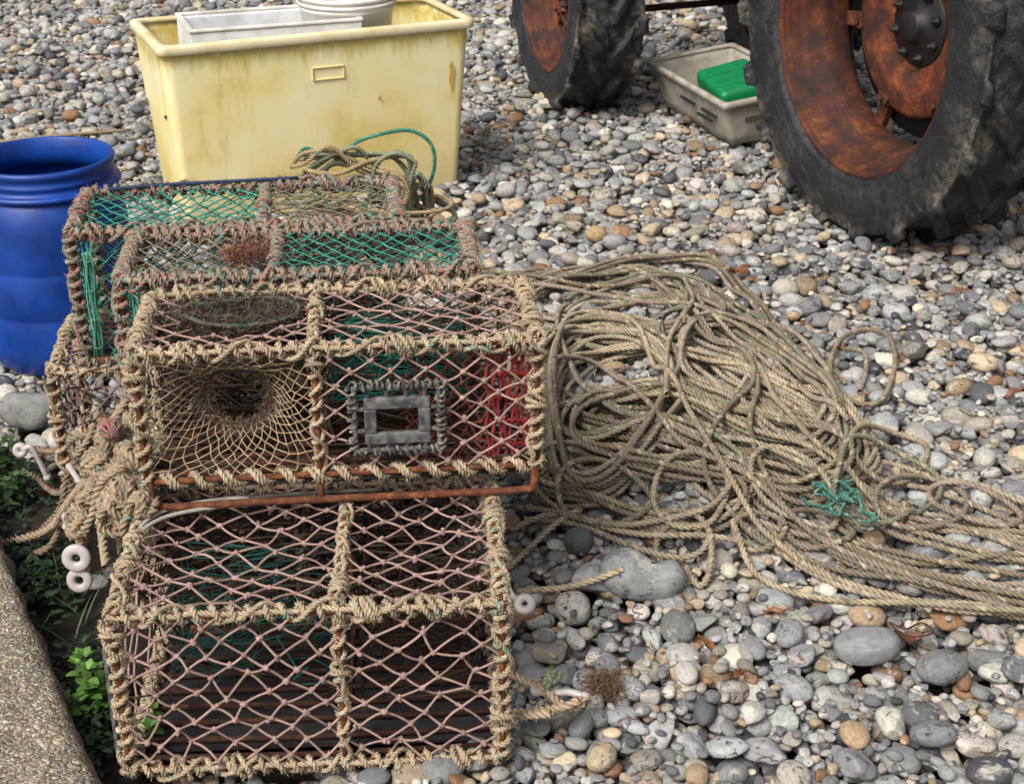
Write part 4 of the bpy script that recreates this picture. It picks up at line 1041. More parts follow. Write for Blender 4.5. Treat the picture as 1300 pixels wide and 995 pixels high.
for k in range(14):
    t=np.linspace(0,2*PI,9)[:-1]; a1=rng.normal(0,1,3); a1/=np.linalg.norm(a1); a2=np.cross(a1,rng.normal(0,1,3)); a2/=np.linalg.norm(a2)
    rope(mb,catmull(c0+np.outer(np.cos(t)*.02,a1)+np.outer(np.sin(t)*.02,a2),True,6),.004,(.26,.24,.19),[((.5,.12,.12),.4)],fz=900)
tag(mb.build('rope_knot',M_ROPE),'red flecked ball of knotted cord beside the bridle rope','rope knot')

def toggle(pts, label, ends=(1,1), r=.0075, ring_r=.015, nrm=(0,-1,.35)):
    """white plastic toggle: a bar with an eye at one or both ends"""
    Q=np.array([aty(*p) for p in pts]); mb=MB(); nrm=np.array(nrm,float); nrm/=np.linalg.norm(nrm)
    K=catmull(Q,False,10); d0=K[1]-K[0]; d0/=np.linalg.norm(d0); d1=K[-1]-K[-2]; d1/=np.linalg.norm(d1)
    if len(Q)>2 or np.linalg.norm(Q[-1]-Q[0])>.02: tube(mb,K,np.linspace(r,r*.9,len(K))*(1-.15*np.sin(np.linspace(0,PI,len(K)))),m=12)
    for e,c0,d in ((ends[0],K[0],-d0),(ends[1],K[-1],d1)):
        if e:
            c_=c0+d*ring_r*.8; a1=d-nrm*(d@nrm); a1/=np.linalg.norm(a1); a2=np.cross(nrm,a1); t=np.linspace(0,2*PI,33)[:-1]
            ring_=c_+np.outer(np.cos(t)*ring_r,a1)+np.outer(np.sin(t)*ring_r,a2); tube(mb,ring_,r*1.02,m=12,closed=True)
        else: blobs(mb,[c0],r*1.05,(1,1,1),.0)
    return tag(mb.build('toggle',M_TOGGLE),label,'toggle')
def dogbone():
    mb=MB(); nrm=np.array([0,-1,.2]); nrm/=np.linalg.norm(nrm); a1=np.array([1,0,0]); a2=np.cross(nrm,a1)
    for (x,y,rr,tt) in ((97,708,.0190,.0095),(101,736,.0165,.0092)):
        c_=aty(x,y,2.48); t=np.linspace(0,2*PI,49)[:-1]; ro_=rr+tt; ri=.0082
        pr=[(ri,.003),(ri+.003,.0062),(ro_*.6,.0072),(ro_-.004,.0060),(ro_-.001,.0035),(ro_,0),(ro_-.001,-.0035),(ro_-.004,-.006),(ro_*.6,-.0072),(ri+.003,-.0062),(ri,-.003)]
        V_=np.array([[c_+a1*(r*math.cos(a))+a2*(r*math.sin(a))+nrm*h for r,h in pr] for a in t]); mb.add(V_.reshape(-1,3),ringfaces(len(t),len(pr),True))
    return tag(mb.build('toggle',M_TOGGLE),'white plastic two hole toggle hanging from a knot above the weeds','toggle')
dogbone()
toggle([(30,570,3.2),(40,568,3.2),(50,585,3.2),(60,606,3.2)],'curved white plastic toggle threaded on rope at the left edge of the weeds',(1,0),.008,.011)
toggle([(88,592,2.9),(100,610,2.86)],'small white toggle end poking out of the dark ropes',(0,0),.008)
toggle([(84,655,2.62),(86,668,2.62)],'short white toggle wedged behind the rope knot',(0,0),.010)
toggle([(641,742,2.50),(652,758,2.48),(662,764,2.46)],'white toggle with a round eye at the right side of the lower front pot',(0,1),.0085,.0135,(-.1,-.6,.8))
tg=toggle([(683,876,2.29),(700,880,2.27),(722,878,2.26),(742,884,2.25)],'white bar shaped toggle lying on the stones beside the lower front pot',(1,0),.0085,.004,(0,-.6,.8))
loose([[(640,850,2.36),(655,858,2.33),(672,866,2.31),(690,872,2.28),(712,893,2.24),(735,897,2.23),(742,884,2.24)],[(648,905,2.26),(680,902,2.24),(715,897,2.22),(735,888,2.22)],[(628,912,2.25),(665,908,2.22),(700,905,2.20)]],.0085,HEMP,'short frayed tan rope end tied to the bar shaped toggle')
mb=MB(); 
for k in range(8):
    c0=aty(697+rng.normal(0,5),860+rng.normal(0,5),2.28); t=np.linspace(0,2*PI,9)[:-1]
    a1=rng.normal(0,1,3); a1/=np.linalg.norm(a1); a2=np.cross(a1,rng.normal(0,1,3)); a2/=np.linalg.norm(a2)
    rope(mb,catmull(c0+np.outer(np.cos(t)*.014,a1)+np.outer(np.sin(t)*.014,a2),True,6),.005,(.24,.27,.18),[((.4,.4,.3),.2)],fz=900)
tag(mb.build('rope_knot',M_ROPE),'pale green rope knot on the stones beside the lower front pot','rope knot')

# dry seaweed tuft
mb=MB(); c0=at(770,868,.03); k=1500; P=c0+rng.normal(0,1,(k,3))*np.array([.022,.022,.009]); fuzz(mb,P,rng.normal(0,1,(k,3)),np.array([.20,.12,.07])*rng.uniform(.5,1.6,(k,1)),.035,.0005,1.2)
tag(mb.build('dry_seaweed',M_NET),'tuft of wiry brown dried seaweed on the foreground stones','seaweed')
mb=MB(); Q=[(1130,790),(1150,798),(1170,790),(1185,802),(1160,808),(1140,800)]
tube(mb,catmull([at(x,y,.04) for x,y in Q],True,6),.002,(.10,.035,.02),m=6,closed=True); tag(mb.build('wire_loop',M_NET),'thin dark brown loop of old wire on the foreground stones','wire')

mb=MB()
for k in range(420):
    y=rng.uniform(2.0,8.5); half=(y*CP+CAM_H*SP)*650/FPX; x=rng.uniform(-half,half)
    if in_soil(x,y) or (x<.1 and y<3.6) : continue
    a_=rng.uniform(0,6.28); L_=rng.uniform(.015,.06); q=np.linspace(-.5,.5,5); bx=x+np.cos(a_)*q*L_+rng.normal(0,.003,5); by=y+np.sin(a_)*q*L_+rng.normal(0,.003,5)
    zz=smooth1(heights(bx,by),1)+.0015; tube(mb,catmull(np.stack([bx,by,zz],1),False,3),rng.uniform(.0007,.0018),np.array([.14,.075,.04])*rng.uniform(.4,1.9),m=4)
tag(mb.build('beach_litter',M_NET),'wisps of dry weed and straw caught between the pebbles','litter',kind='stuff')
# dead leaves
def dead_leaf(px_,py_,L_,rz,c,label,zz=.035,sh=1):
    mb=MB(); nu2,nv2=14,7; v=[]; ph=rng.random()*6
    for i in range(nu2+1):
        u=i/nu2; w=.27*(math.sin(PI*min(1,u*.97+.015)))**.75*(1+.10*math.sin(u*17+ph))*(1.15-.35*u)
        for j in range(nv2):
            t=j/(nv2-1)*2-1; v.append((L_*(u-.5),L_*w*t*(1-.25*abs(t)*math.sin(u*4+ph)**2),L_*(.13*abs(t)*(1+.6*math.sin(u*9+ph))+.10*math.sin(u*5+ph)+.05*t*u)+rng.normal(0,.0006)))
    i,j=np.meshgrid(np.arange(nu2),np.arange(nv2-1),indexing='ij'); a=(i*nv2+j).ravel()
    mb.add(v,np.stack([a,a+nv2,a+nv2+1,a+1],1),None,c)
    tube(mb,[(-L_*.5,0,0),(-L_*.62,.002,.003),(-L_*.75,.001,.002)],.0009,c,m=5)
    o=mb.build('dead_leaf',M_DEAD); p=at(px_,py_,zz); dx=np.linspace(-L_*.35,L_*.35,7)
    hh=max(float(heights(np.array([p[0]+a_]),np.array([p[1]+b_]))[0]) for a_ in dx for b_ in dx*.6); o.location=(p[0],p[1],hh+.006); o.rotation_euler=(rng.normal(0,.22),rng.normal(0,.15),rz)
    tag(o,label,'leaf','dead leaves scattered on the shingle'); return o
LF=[(938,350,.075,.4,(.16,.06,.03),'dark reddish dead leaf on the shingle above the rope pile'),(897,812,.06,2.2,(.30,.12,.035),'crumpled orange brown dead leaf on the foreground stones'),
    (938,860,.045,.9,(.22,.09,.03),'small brown dead leaf in front of the crumpled one'),(1155,798,.07,.2,(.13,.06,.03),'dark dead leaf under the brown wire loop'),
    (668,788,.08,.1,(.16,.09,.05),'grey brown dead leaf beside the lower front pot'),(1285,508,.06,.3,(.14,.06,.03),'dark dead leaf at the right edge above the ropes'),
    (1020,405,.03,.8,(.17,.07,.03),'tiny dead leaf on the shingle behind the rope pile'),(58,590,.11,.6,(.07,.028,.016),'dark red dead leaf among the weeds beside the toggle'),
    (985,765,.05,2.8,(.20,.09,.04),'brown dead leaf below the trailing ropes'),(1215,372,.05,.5,(.20,.09,.04),'brown curled leaf on the shingle below the rear tyre')]
for a in LF: dead_leaf(*a)
mb=MB(); Q=[at(-40,184,.03),at(20,178,.04),at(90,171,.045),at(165,165,.04)]; tube(mb,catmull(Q,False,10),.0065,(.32,.24,.14),m=7); tag(mb.build('dry_stick',M_NET),'thin pale stick lying on the shingle behind the blue barrel','stick')

# ------------------------------------------------------------------ weeds between kerb and pots
def leafgeo(mb,p,d,up,L_,Wd,c,fold=.25,n=4,serr=0):
    d=np.array(d,float); d/=np.linalg.norm(d); sdir=np.cross(d,up); sdir/=np.linalg.norm(sdir)+1e-9; nn=np.cross(sdir,d)
    v=[]; 
    for i in range(n+1):
        u=i/n; w=Wd*math.sin(PI*min(.98,.08+u*.92))**.8*(1+(serr*(i%2)))*.5; cpt=p+d*L_*u-nn*(L_*.30*u*u)
        v+= [cpt-sdir*w+nn*w*fold, cpt, cpt+sdir*w+nn*w*fold]
    f=[]
    for i in range(n):
        b=i*3; f+=[[b,b+1,b+4,b+3],[b+1,b+2,b+5,b+4]]
    mb.add(v,f,None,c)
mb=MB()
cnt=0
while cnt<4200:
    y=rng.uniform(1.7,3.5); x=rng.uniform(-1.9,-.66)
    if not in_soil(np.array(x),np.array(y)): continue
    q=proj([x,y,0])[0]
    if q[0]<-120: continue
    # dense mats near the kerb and at the back left, bare earth by the pots
    dens=.9 if q[1]<700 else (.45 if q[1]<800 else .3)
    if noise3(np.array([[x,y,0]]),44,12,8)[0]<.15 and rng.random()>dens*.35: continue
    L_=rng.uniform(.007,.024); az=rng.uniform(0,2*PI); el=rng.uniform(-.1,.8)
    g=rng.random(); c=np.array([.013,.032,.010])*rng.uniform(.35,1.8) if g<.96 else np.array([.035,.065,.015])
    leafgeo(mb,np.array([x,y,-.02+rng.uniform(0,.045)]),(math.cos(az),math.sin(az),el),np.array([0,0,1.]),L_,L_*.6,c); cnt+=1
for k in range(500):
    y=rng.uniform(1.8,3.4); x=rng.uniform(-1.7,-.7)
    if not in_soil(np.array(x),np.array(y)): continue
    az=rng.uniform(0,2*PI); leafgeo(mb,np.array([x,y,-.03]),(math.cos(az)*.7,math.sin(az)*.7,.9),np.array([0,0,1.]),rng.uniform(.05,.13),.004,np.array([.03,.06,.018])*rng.uniform(.5,1.4),n=5)
tag(mb.build('weeds',M_LEAF),'dark green low weeds and moss growing between the kerb and the pots','weeds',kind='stuff')
def nettle(px_,py_,z,hh,label,nst=4,bright=1.0):
    b0=at(px_,py_,z); o=empty('weed_plant',tuple(b0),0,label,'plant')
    st=MB(); lf=MB()
    for s_ in range(nst):
        az=rng.uniform(0,2*PI); top=np.array([math.cos(az)*.035*s_/nst*2,math.sin(az)*.03,hh*rng.uniform(.6,1)]); base=rng.normal(0,.008,3)*np.array([1,1,0])
        tube(st,catmull([base,(base+top)/2+rng.normal(0,.004,3),top],False,5),.0014,(.08,.12,.04),m=5)
        for lv in range(5):
            f=.25+.75*lv/4; p=base+(top-base)*f; sz=(.026*(1.1-.55*f)+.003)*rng.uniform(.75,1.2)
            for q in range(2 if lv<4 else 5):
                a=az+q*(PI if lv<4 else 1.26)+lv*1.57+rng.normal(0,.25); leafgeo(lf,p,(math.cos(a),math.sin(a),rng.uniform(.1,.6) if lv<4 else 1.2),np.array([0,0,1.]),sz*1.2,sz*.85,np.array([.075,.17,.03])*rng.uniform(.4,1.35)*bright*(.7+.5*f),fold=.22,n=8,serr=.05)
    st.build('stem',M_LEAF,o); lf.build('foliage',M_LEAF,o); return o
nettle(125,908,-.02,.13,'bright green leafy weed growing at the foot of the lower front pot',7,1.25)
nettle(100,930,-.02,.07,'small leafy weed in front of the bright green one by the kerb',3,.8)
nettle(198,935,-.01,.05,'tiny green weed sprouting under the net of the lower front pot',2,1.2)
nettle(22,640,-.02,.09,'dark leafy weed at the left edge below the curved toggle',4,.45)
nettle(8,600,-.02,.10,'tall dark green weed at the left edge beside the grey stones',4,.45)

# ------------------------------------------------------------------ blue barrel
bp=aty(50,470,3.99); BX,BY=-1.297,3.99
prof=[(.0,.004),(.13,.004),(.165,.010),(.186,.030),(.196,.08),(.1975,.185),(.1958,.190),(.1975,.195),(.198,.26),(.199,.32),(.1972,.325),(.199,.330),(.1985,.41),(.195,.46),(.185,.505),(.173,.522)]
o=empty('barrel',(BX,BY,0),0,'blue plastic barrel with its lid off at the left edge','barrel'); o.scale=(1.07,1.07,1)
mb=MB(); lathe(mb,prof,96); lathe(mb,[(r-.004,z) for r,z in prof[1:]][::-1]+[(0,.01)],96); mb.build('body',M_BARREL,o)
mb=MB(); pr=[(.1715,.520),(.188,.524),(.193,.530),(.193,.536),(.186,.541),(.176,.543),(.1755,.556),(.179,.560),(.179,.566),(.1755,.570),(.1755,.584),(.180,.588),(.182,.596),(.179,.604),(.172,.605),(.168,.600),(.1665,.56),(.1665,.52)]
lathe(mb,pr,96,closed_prof=True)
mb.build('neck_rim',M_BARREL,o)

# ------------------------------------------------------------------ yellow tub
tp=at(200,58,.66); yw=math.atan2(.46,1.04); TL,TD,TH=1.175,.51,.66; tz=-.012
o=empty('plastic_tub',(tp[0],tp[1],tz),yw,'large yellowed plastic tub standing on the shingle','tub')
def tub_shell(L_,D_,H_,ix,iy,rc,wall,seg=6):
    """tapered open tub with rounded corners; returns rings outside bottom->top then inside top->bottom"""
    def rr(x0,x1,y0,y1,z,r):
        pts=[]
        for cx_,cy_,a0 in ((x1-r,y0+r,-PI/2),(x1-r,y1-r,0),(x0+r,y1-r,PI/2),(x0+r,y0+r,PI)):
            for k in range(seg+1):
                a=a0+k/seg*PI/2; pts.append((cx_+r*math.cos(a),cy_+r*math.sin(a),z))
        return pts
    return rr
rr_=tub_shell(TL,TD,TH,0,0,0,0)
mb=MB(); rings=[]
NZ=26
for k in range(NZ+1):
    f=k/NZ; i=(1-f)*.043+.012; rings.append(rr_(i,TL-i,i,TD-i,f*(TH-.012),.03+.01*f))
for k in range(NZ+1):
    f=1-k/NZ; i=(1-f)*.043+.018; rings.append(rr_(i,TL-i,i,TD-i,.01+f*(TH-.022),.03))
m_=len(rings[0]); V_=np.array(rings).reshape(-1,3)
# slight belly so the walls are not dead flat
cxl=np.clip((V_[:,0]-.05)/(TL-.1),0,1); cyl=np.clip((V_[:,1]-.05)/(TD-.1),0,1)
V_[:,1]+= .006*np.sin(PI*cxl)*np.sign(V_[:,1]-TD/2)*np.sin(V_[:,2]*5); V_+= (.0012*noise3(V_,33,9,10))[:,None]
mb.add(V_,ringfaces(len(rings),m_)); 
fb=MB(); inn=np.array(rr_(.061,TL-.061,.061,TD-.061,.012,.03)); fb.add(np.concatenate([inn,[[TL/2,TD/2,.012]]]),None,[[k,(k+1)%m_,m_] for k in range(m_)])
mb.build('body',M_TUB,o); fb.build('floor',M_TUB,o)
mb=MB(); prf=[(.000,-.030),(-.004,-.026),(-.005,-.004),(0,0.004),(.012,.006),(.026,.004),(.030,0),(.0295,-.012),(.012,-.014),(.008,-.016),(.007,-.030)]
rings=[rr_(i,TL-i,i,TD-i,TH+z,.035) for i,z in prf]; rings=np.array(rings); 
V_=rings.reshape(-1,3); V_[:,2]+=.002*noise3(V_,41,6,8); mb.add(V_,ringfaces(len(prf),m_,True)[:, ::-1]); mb.build('rim',M_TUBRIM,o)
# lifting block on the short end and moulded label panel on the long side
mb=MB(); v=np.array([(.013,.10,.40),(.013,.40,.40),(.034,.40,.40),(.034,.10,.40),(.001,.07,.632),(.001,.43,.632),(.02,.43,.632),(.02,.07,.632),(.040,.12,.36),(.040,.38,.36)],float)
mb.add(v,[[0,1,5,4],[3,7,6,2],[4,5,6,7],[0,4,7,3],[1,2,6,5],[0,8,9,1]]); bevel(mb.build('lifting_block',M_TUB,o,False),.008)
mb=MB(); fy=lambda z:.012+(1-z/TH)*.043-.0075
for (x0,x1,z0,z1) in ((.545,.665,.49,.493),(.545,.665,.535,.538),(.545,.548,.4935,.5345),(.662,.665,.4935,.5345)):
    yy=fy((z0+z1)/2)+.004*0; boxm(mb,x0,x1,yy+.0005,yy+.012,z0,z1)
mb.build('moulded_label',m_plastic('label_ridge',(.78,.66,.30),.5),o,False)
for (x,z,w_,h_) in ((1.085,.44,.018,.15),(.80,.40,.014,.02)):
    mb=MB(); yy=fy(z); mb.add([(x+rng.normal(0,.002)+w_*.5*math.cos(t)*(1-.5*(math.sin(t)<0)),yy-.001-(z+h_*.5*math.sin(t)-z)*.065*-1*-1,z+h_*.5*math.sin(t)) for t in np.linspace(0,2*PI,15)[:-1]],None,[[0,k,k+1] for k in range(1,13)])
    mb.build('rust_stain',m_plastic('rust_stain',(.55,.30,.04),.6,(.62,.45,.12),60),o,False)

# things inside the tub
ex=Matrix.Rotation(yw,4,'Z')
def tubpt(x,y,z): v=ex@Vector((x,y,0)); return (tp[0]+v.x,tp[1]+v.y,z)
wb=empty('white_box',tubpt(.13,.08,.318),yw+R(-4),'white rectangular plastic box stored inside the yellow tub','box')
mb=MB(); bw,bd,bh,t_=.62,.32,.355,.025
boxm(mb,0,bw,0,t_,0,bh); boxm(mb,0,bw,bd-t_,bd,0,bh); boxm(mb,0,t_,t_+.0005,bd-t_-.0005,0,bh); boxm(mb,bw-t_,bw,t_+.0005,bd-t_-.0005,0,bh); boxm(mb,t_+.0005,bw-t_-.0005,t_+.0005,bd-t_-.0005,.0,.02)
bevel(mb.build('shell',m_plastic('box_plastic',(.80,.81,.82),.55,(.45,.44,.42),10),wb,False),.006)
mb=MB(); boxm(mb,-.004,bw+.004,-.006,.016,bh+.001,bh+.012); boxm(mb,-.004,bw+.004,bd-.016,bd+.006,bh+.001,bh+.012); boxm(mb,-.006,.016,.0165,bd-.0165,bh+.001,bh+.012); boxm(mb,bw-.016,bw+.006,.0165,bd-.0165,bh+.001,bh+.012)
bevel(mb.build('rim',M_WHITE,wb,False),.004)
bk=empty('bucket',tubpt(.755,.235,.40),0,'round white bucket sitting in the right half of the yellow tub','bucket')
mb=MB(); pr=[(0,0),(.135,0),(.145,.012),(.172,.285),(.178,.290),(.178,.300),(.173,.304),(.174,.325),(.182,.330),(.182,.338),(.176,.342),(.172,.338),(.166,.29),(.14,.02),(0,.014)]
lathe(mb,pr,72); mb.build('body',m_plastic('bucket_plastic',(.80,.79,.74),.45,(.55,.50,.36),8),bk)
mb=MB(); lathe(mb,[(.181,.306),(.186,.309),(.186,.317),(.181,.320)],72,closed_prof=True); mb.build('rim_band',M_WHITE,bk)

# ------------------------------------------------------------------ fish crate between the wheels
cp=at(922,192,0.012); cyaw=R(20)
cr=empty('fish_crate',(cp[0],cp[1],.012),cyaw,'grubby white plastic fish crate on the stones between the tractor wheels','crate')
cr.rotation_euler=(R(1.5),R(-6),cyaw)
cw,cl,ch=.42,.74,.20
def taper_box(mb,w,l,h,ins,t,z0=0):
    rings=[]; rr=tub_shell(0,0,0,0,0,0,0)
    out=[rr(ins*(1-f),w-ins*(1-f),ins*(1-f),l-ins*(1-f),z0+f*h,.02) for f in np.linspace(0,1,6)]
    inn=[rr(ins*(1-f)+t,w-ins*(1-f)-t,ins*(1-f)+t,l-ins*(1-f)-t,z0+.006+f*(h-.006),.015) for f in np.linspace(1,0,6)]
    R_=np.array(out+inn); m_=R_.shape[1]; v=np.concatenate([R_.reshape(-1,3),[[w/2,l/2,z0+.006],[w/2,l/2,z0]]]); a=len(R_)*m_
    mb.add(v,ringfaces(len(R_),m_),[[a-m_+k,a-m_+(k+1)%m_,a] for k in range(m_)]+[[(k+1)%m_,k,a+1] for k in range(m_)])
mb=MB(); taper_box(mb,cw,cl,ch,.045,.006); mb.build('body',M_CRATE,cr)
mb=MB(); rings=[rr_2 for rr_2 in [tub_shell(0,0,0,0,0,0,0)(i,cw-i,i,cl-i,ch+z,.02) for i,z in ((-.003,-.022),(-.012,-.020),(-.013,0),(-.008,.006),(.008,.006),(.012,0),(.011,-.010),(-.002,-.012))]]
V_=np.array(rings).reshape(-1,3); mb.add(V_,ringfaces(8,len(rings[0]),True)[:,::-1]); mb.build('rim',M_CRATE,cr)
mb=MB()
for (y0,z0) in ((.10,.105),(.30,.105),(.14,.075)): boxm(mb,.004,.016,y0,y0+.13,z0,z0+.009)
for o2 in [mb.build('hand_slot',M_DARK,cr,False)]: o2.location=(-.004-.0,0,.008); o2.rotation_euler=(0,R(0),0)
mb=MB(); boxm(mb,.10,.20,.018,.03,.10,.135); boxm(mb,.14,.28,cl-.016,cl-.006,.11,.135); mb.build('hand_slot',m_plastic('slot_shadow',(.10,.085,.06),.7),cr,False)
# green can lying in the crate
Mloc=Matrix.Translation((cp[0],cp[1],0))@Matrix.Rotation(cyaw,4,'Z')
gp=Mloc@Vector((.055,.13,.085))
gc=empty('green_container',tuple(gp),cyaw+R(-8),'bright green plastic container lying inside the fish crate','container'); gc.rotation_euler=(R(4),R(-12),cyaw+R(-8))
mb=MB(); boxm(mb,0,.24,0,.34,0,.14); bevel(mb.build('body',M_GREEN,gc,False),.028,5)
mb=MB(); boxm(mb,.02,.22,.07,.085,.138,.146); boxm(mb,.02,.22,.14,.155,.138,.146); boxm(mb,.02,.22,.21,.225,.138,.146); bevel(mb.build('rib_pattern',M_GREEN,gc,False),.003)

# ------------------------------------------------------------------ tractor
def make_tyre(Rt,Rr,w,NL,seed,lugh):
    nt_,ns=900,84
    # cross-section: bead -> sidewall -> shoulder -> crown -> shoulder -> sidewall -> bead
    key=[(-.40,Rr+.004),(-.47,Rr+.03),(-.505,Rr+(Rt-Rr)*.40),(-.495,Rr+(Rt-Rr)*.62),(-.46,Rr+(Rt-Rr)*.80),(-.36,Rt-lugh-.012),(-.18,Rt-lugh),(0,Rt-lugh+.002),(.18,Rt-lugh),(.36,Rt-lugh-.012),(.46,Rr+(Rt-Rr)*.80),(.495,Rr+(Rt-Rr)*.62),(.505,Rr+(Rt-Rr)*.40),(.47,Rr+.03),(.40,Rr+.004)]
    K=catmull(np.array([(a*w,b,0) for a,b in key]),False,12); K,_=resample(K,1e-9 if False else (np.linalg.norm(np.diff(K,axis=0),axis=1).sum()/(ns-1))); K=K[:,:2]; ns=len(K)
    T=np.gradient(K,axis=0); Nn=np.stack([-T[:,1],T[:,0]],1); Nn/=np.linalg.norm(Nn,axis=1)[:,None]; 
    if Nn[ns//2,1]<0: Nn=-Nn
    th=np.arange(nt_)/nt_*2*PI; TH,SS=np.meshgrid(th,np.arange(ns),indexing='ij')
    u=K[:,0][None,:]/(w*.5); rad_=K[:,1][None,:]
    au=np.abs(u); side=(u>0)
    fr=(TH*NL/(2*PI)-.95*au+np.where(side,.5,0))%1.0
    lug=np.clip((.185-np.abs(fr-.5))/.06+.5,0,1)
    depthf=np.clip((rad_-(Rr+(Rt-Rr)*.70))/((Rt-Rr)*.16),0,1)
    cen=np.clip((au-.02)/.05,0,1)
    lug=lug*depthf*cen; lug=lug*lug*(3-2*lug)
    P=np.stack([np.broadcast_to(K[:,0],TH.shape),K[:,1]*np.cos(TH),K[:,1]*np.sin(TH)],-1)
    worn=noise3(P.reshape(-1,3),seed,9,12).reshape(TH.shape); fine=noise3(P.reshape(-1,3),seed+1,38,14).reshape(TH.shape); ff=noise3(P.reshape(-1,3),seed+2,90,14).reshape(TH.shape)
    h=lug*lugh*(1+.18*worn)+.0028*worn+(.0014*fine+.0009*ff)*(1+2.2*depthf)
    # moulded rings on the sidewall
    rel=(rad_-Rr)/(Rt-Rr); h=h+.004*np.exp(-((rel-.12)/.02)**2)+.003*np.exp(-((rel-.30)/.012)**2)
    Rn=K[:,1][None,:]+h*Nn[:,1][None,:]; Xn=K[:,0][None,:]+h*Nn[:,0][None,:]
    P=np.stack([Xn,Rn*np.cos(TH),Rn*np.sin(TH)],-1)
    dust=np.clip((1-lug)*(.18+.62*np.clip((rel-.45)/.4,0,1))+.35*(rel>.8)*lug,0,1)*np.ones_like(TH)
    dust=np.where(au<.45,dust*.25,dust); dust=np.clip(dust+.9*np.exp(-((rel-.80)/.09)**2)*(au>.6),0,1)
    mb=MB(); a=(TH*0).astype(int)
    i=np.arange(nt_)[:,None]; j=np.arange(ns-1)[None,:]
    q=np.stack([i*ns+j,i*ns+j+1,((i+1)%nt_)*ns+j+1,((i+1)%nt_)*ns+j],-1).reshape(-1,4)
    mb.add(P.reshape(-1,3),q,None,np.repeat(dust.reshape(-1,1),3,1)); return mb
def make_rim(Rr,w,rec):
    e=w*.40; pr=[(Rr+.022,e+.010),(Rr+.026,e+.002),(Rr+.018,e-.004),(Rr+.004,e-.010),(Rr-.004,e-.012),(Rr-.012,e-.035),(Rr-.020,e*.55),(Rr-.050,e*.42),(Rr-.058,e*.20),(Rr-.058,-e*.3),(Rr-.046,-e*.45),(Rr-.018,-e*.6),(Rr-.010,-e),(Rr+.022,-e-.008),(Rr+.022,-e-.012),(Rr-.014,-e-.006)]
    inner=[(Rr-.004+.0,e+.004)]
    mb=MB(); P=[(r,x) for r,x in pr]; P=[(Rr+.014,e+.014)]+P; P=[(Rr-.002,e+.006)]+P
    # visible inner face
    pi=[(Rr+.024,e+.004),(Rr+.020,e+.014),(Rr+.004,e+.014),(Rr-.002,e+.002),(Rr-.004,e-.018),(Rr-.012,e-.024),(Rr-.014,e*.62),(Rr-.022,e*.56),(Rr-.042,e*.50),(Rr-.046,e*.28),(Rr-.058,e*.22),(Rr-.074,e*.05),(Rr-.074,-e*.55),(Rr-.062,-e*.7),(Rr-.02,-e*.8),(Rr-.010,-e*.95),(Rr+.018,-e-.012),(Rr+.024,-e)]
    lathe(mb,[(r,x) for r,x in pi],128,'x'); return mb
def make_disc(Rr,rec,x0):
    rd=Rr-.165; pr=[(.06,x0-.008),(.125,x0-.006),(.150,x0+.0),(.20,x0+.028),(rd*.8,x0+.036),(rd-.02,x0+.030),(rd,x0+.020),(rd+.004,x0+.012),(rd-.02,x0+.012),(.19,x0+.012),(.15,x0-.014),(.06,x0-.02)]
    mb=MB(); lathe(mb,pr,96,'x',closed_prof=True); return mb,rd
def wheel(parent,Rt,Rr,w,NL,rec,seed,spin,matd,nb=8,sx=1,lugh=.044):
    we=empty('wheel'); we.parent=parent
    make_tyre(Rt,Rr,w,NL,seed,lugh).build('tyre',M_TYRE,we)
    make_rim(Rr,w,rec).build('rim',M_DRUM,we)
    x0=w*.40-rec
    mb,rd=make_disc(Rr,rec,x0); mb.build('wheel_disc',M_RIM,we)
    for k in range(6):      # clamps joining disc and rim
        mb=MB(); t=k/6*2*PI+.35; Mx=Matrix.Rotation(t,4,'X')
        for (a,b,c_,d,e_,f_) in ((x0-.03,x0+.045,-.030,.030,rd-.030,rd+.001),(x0-.012,x0+.020,-.026,.026,rd+.0005,Rr-.060),(x0+.046,x0+.060,-.013,.013,rd-.026,rd-.006)):
            v,q=box_arr(a,b,c_,d,e_,f_); v=np.array([(Mx@Vector(p))[:] for p in v]); mb.add(v,q)
        bevel(mb.build('rim_clamp',M_RIM,we,False),.005)
    mb=MB(); lathe(mb,[(0,x0+.052),(.045,x0+.052),(.055,x0+.044),(.060,x0+.022),(.100,x0+.018),(.108,x0+.012),(.138,x0+.008),(.146,x0-.002),(.146,x0-.05),(.0,x0-.05)],64,'x'); mb.build('hub',matd,we)
    for k in range(nb):
        t=k/nb*2*PI; mb=MB(); 
        lathe(mb,[(0,.030),(.0085,.030),(.0095,.028),(.0095,.014),(.017,.014),(.0185,.011),(.0185,0)],6,'x'); b=mb.build('wheel_bolt',matd,we); b.location=(x0+.010,.115*math.cos(t),.115*math.sin(t))
    we.rotation_euler=(spin,0,0); return we
M_HUB=m_plastic('greasy_black_hub',(.008,.008,.009),.5,(.022,.014,.010),30,bst=.6)
tr=empty('tractor',(1.30,5.3,0),0,'old rusty wheeled beach tractor with orange rims at the top right','tractor')
def place_wheel(we,C,nv):
    # wheel local +x = outward face
    ang=math.atan2(nv[1],nv[0]); we.rotation_mode='ZXY' if False else 'XYZ'
    s_=we.rotation_euler[0]; we.rotation_euler=(s_,0,ang); we.location=(C[0]-1.30,C[1]-5.3,C[2])
nR=np.array([-.924,-.383,0]); CR=np.array([1.183,5.116,.705]); wR=.36
outR=wR*.40+.01
w1=wheel(tr,.755,.485,wR,19,.245,501,.3,M_HUB,lugh=.056); place_wheel(w1,CR-nR*outR,nR)
nF=np.array([-.962,-.272,0]); CF=np.array([.150,6.85,.520]); wF=.32
w2=wheel(tr,.560,.350,wF,16,.13,601,.9,M_HUB,nb=6,lugh=.044); place_wheel(w2,CF-nF*(wF*.40+.01),nF)
side=-nR; track=1.42
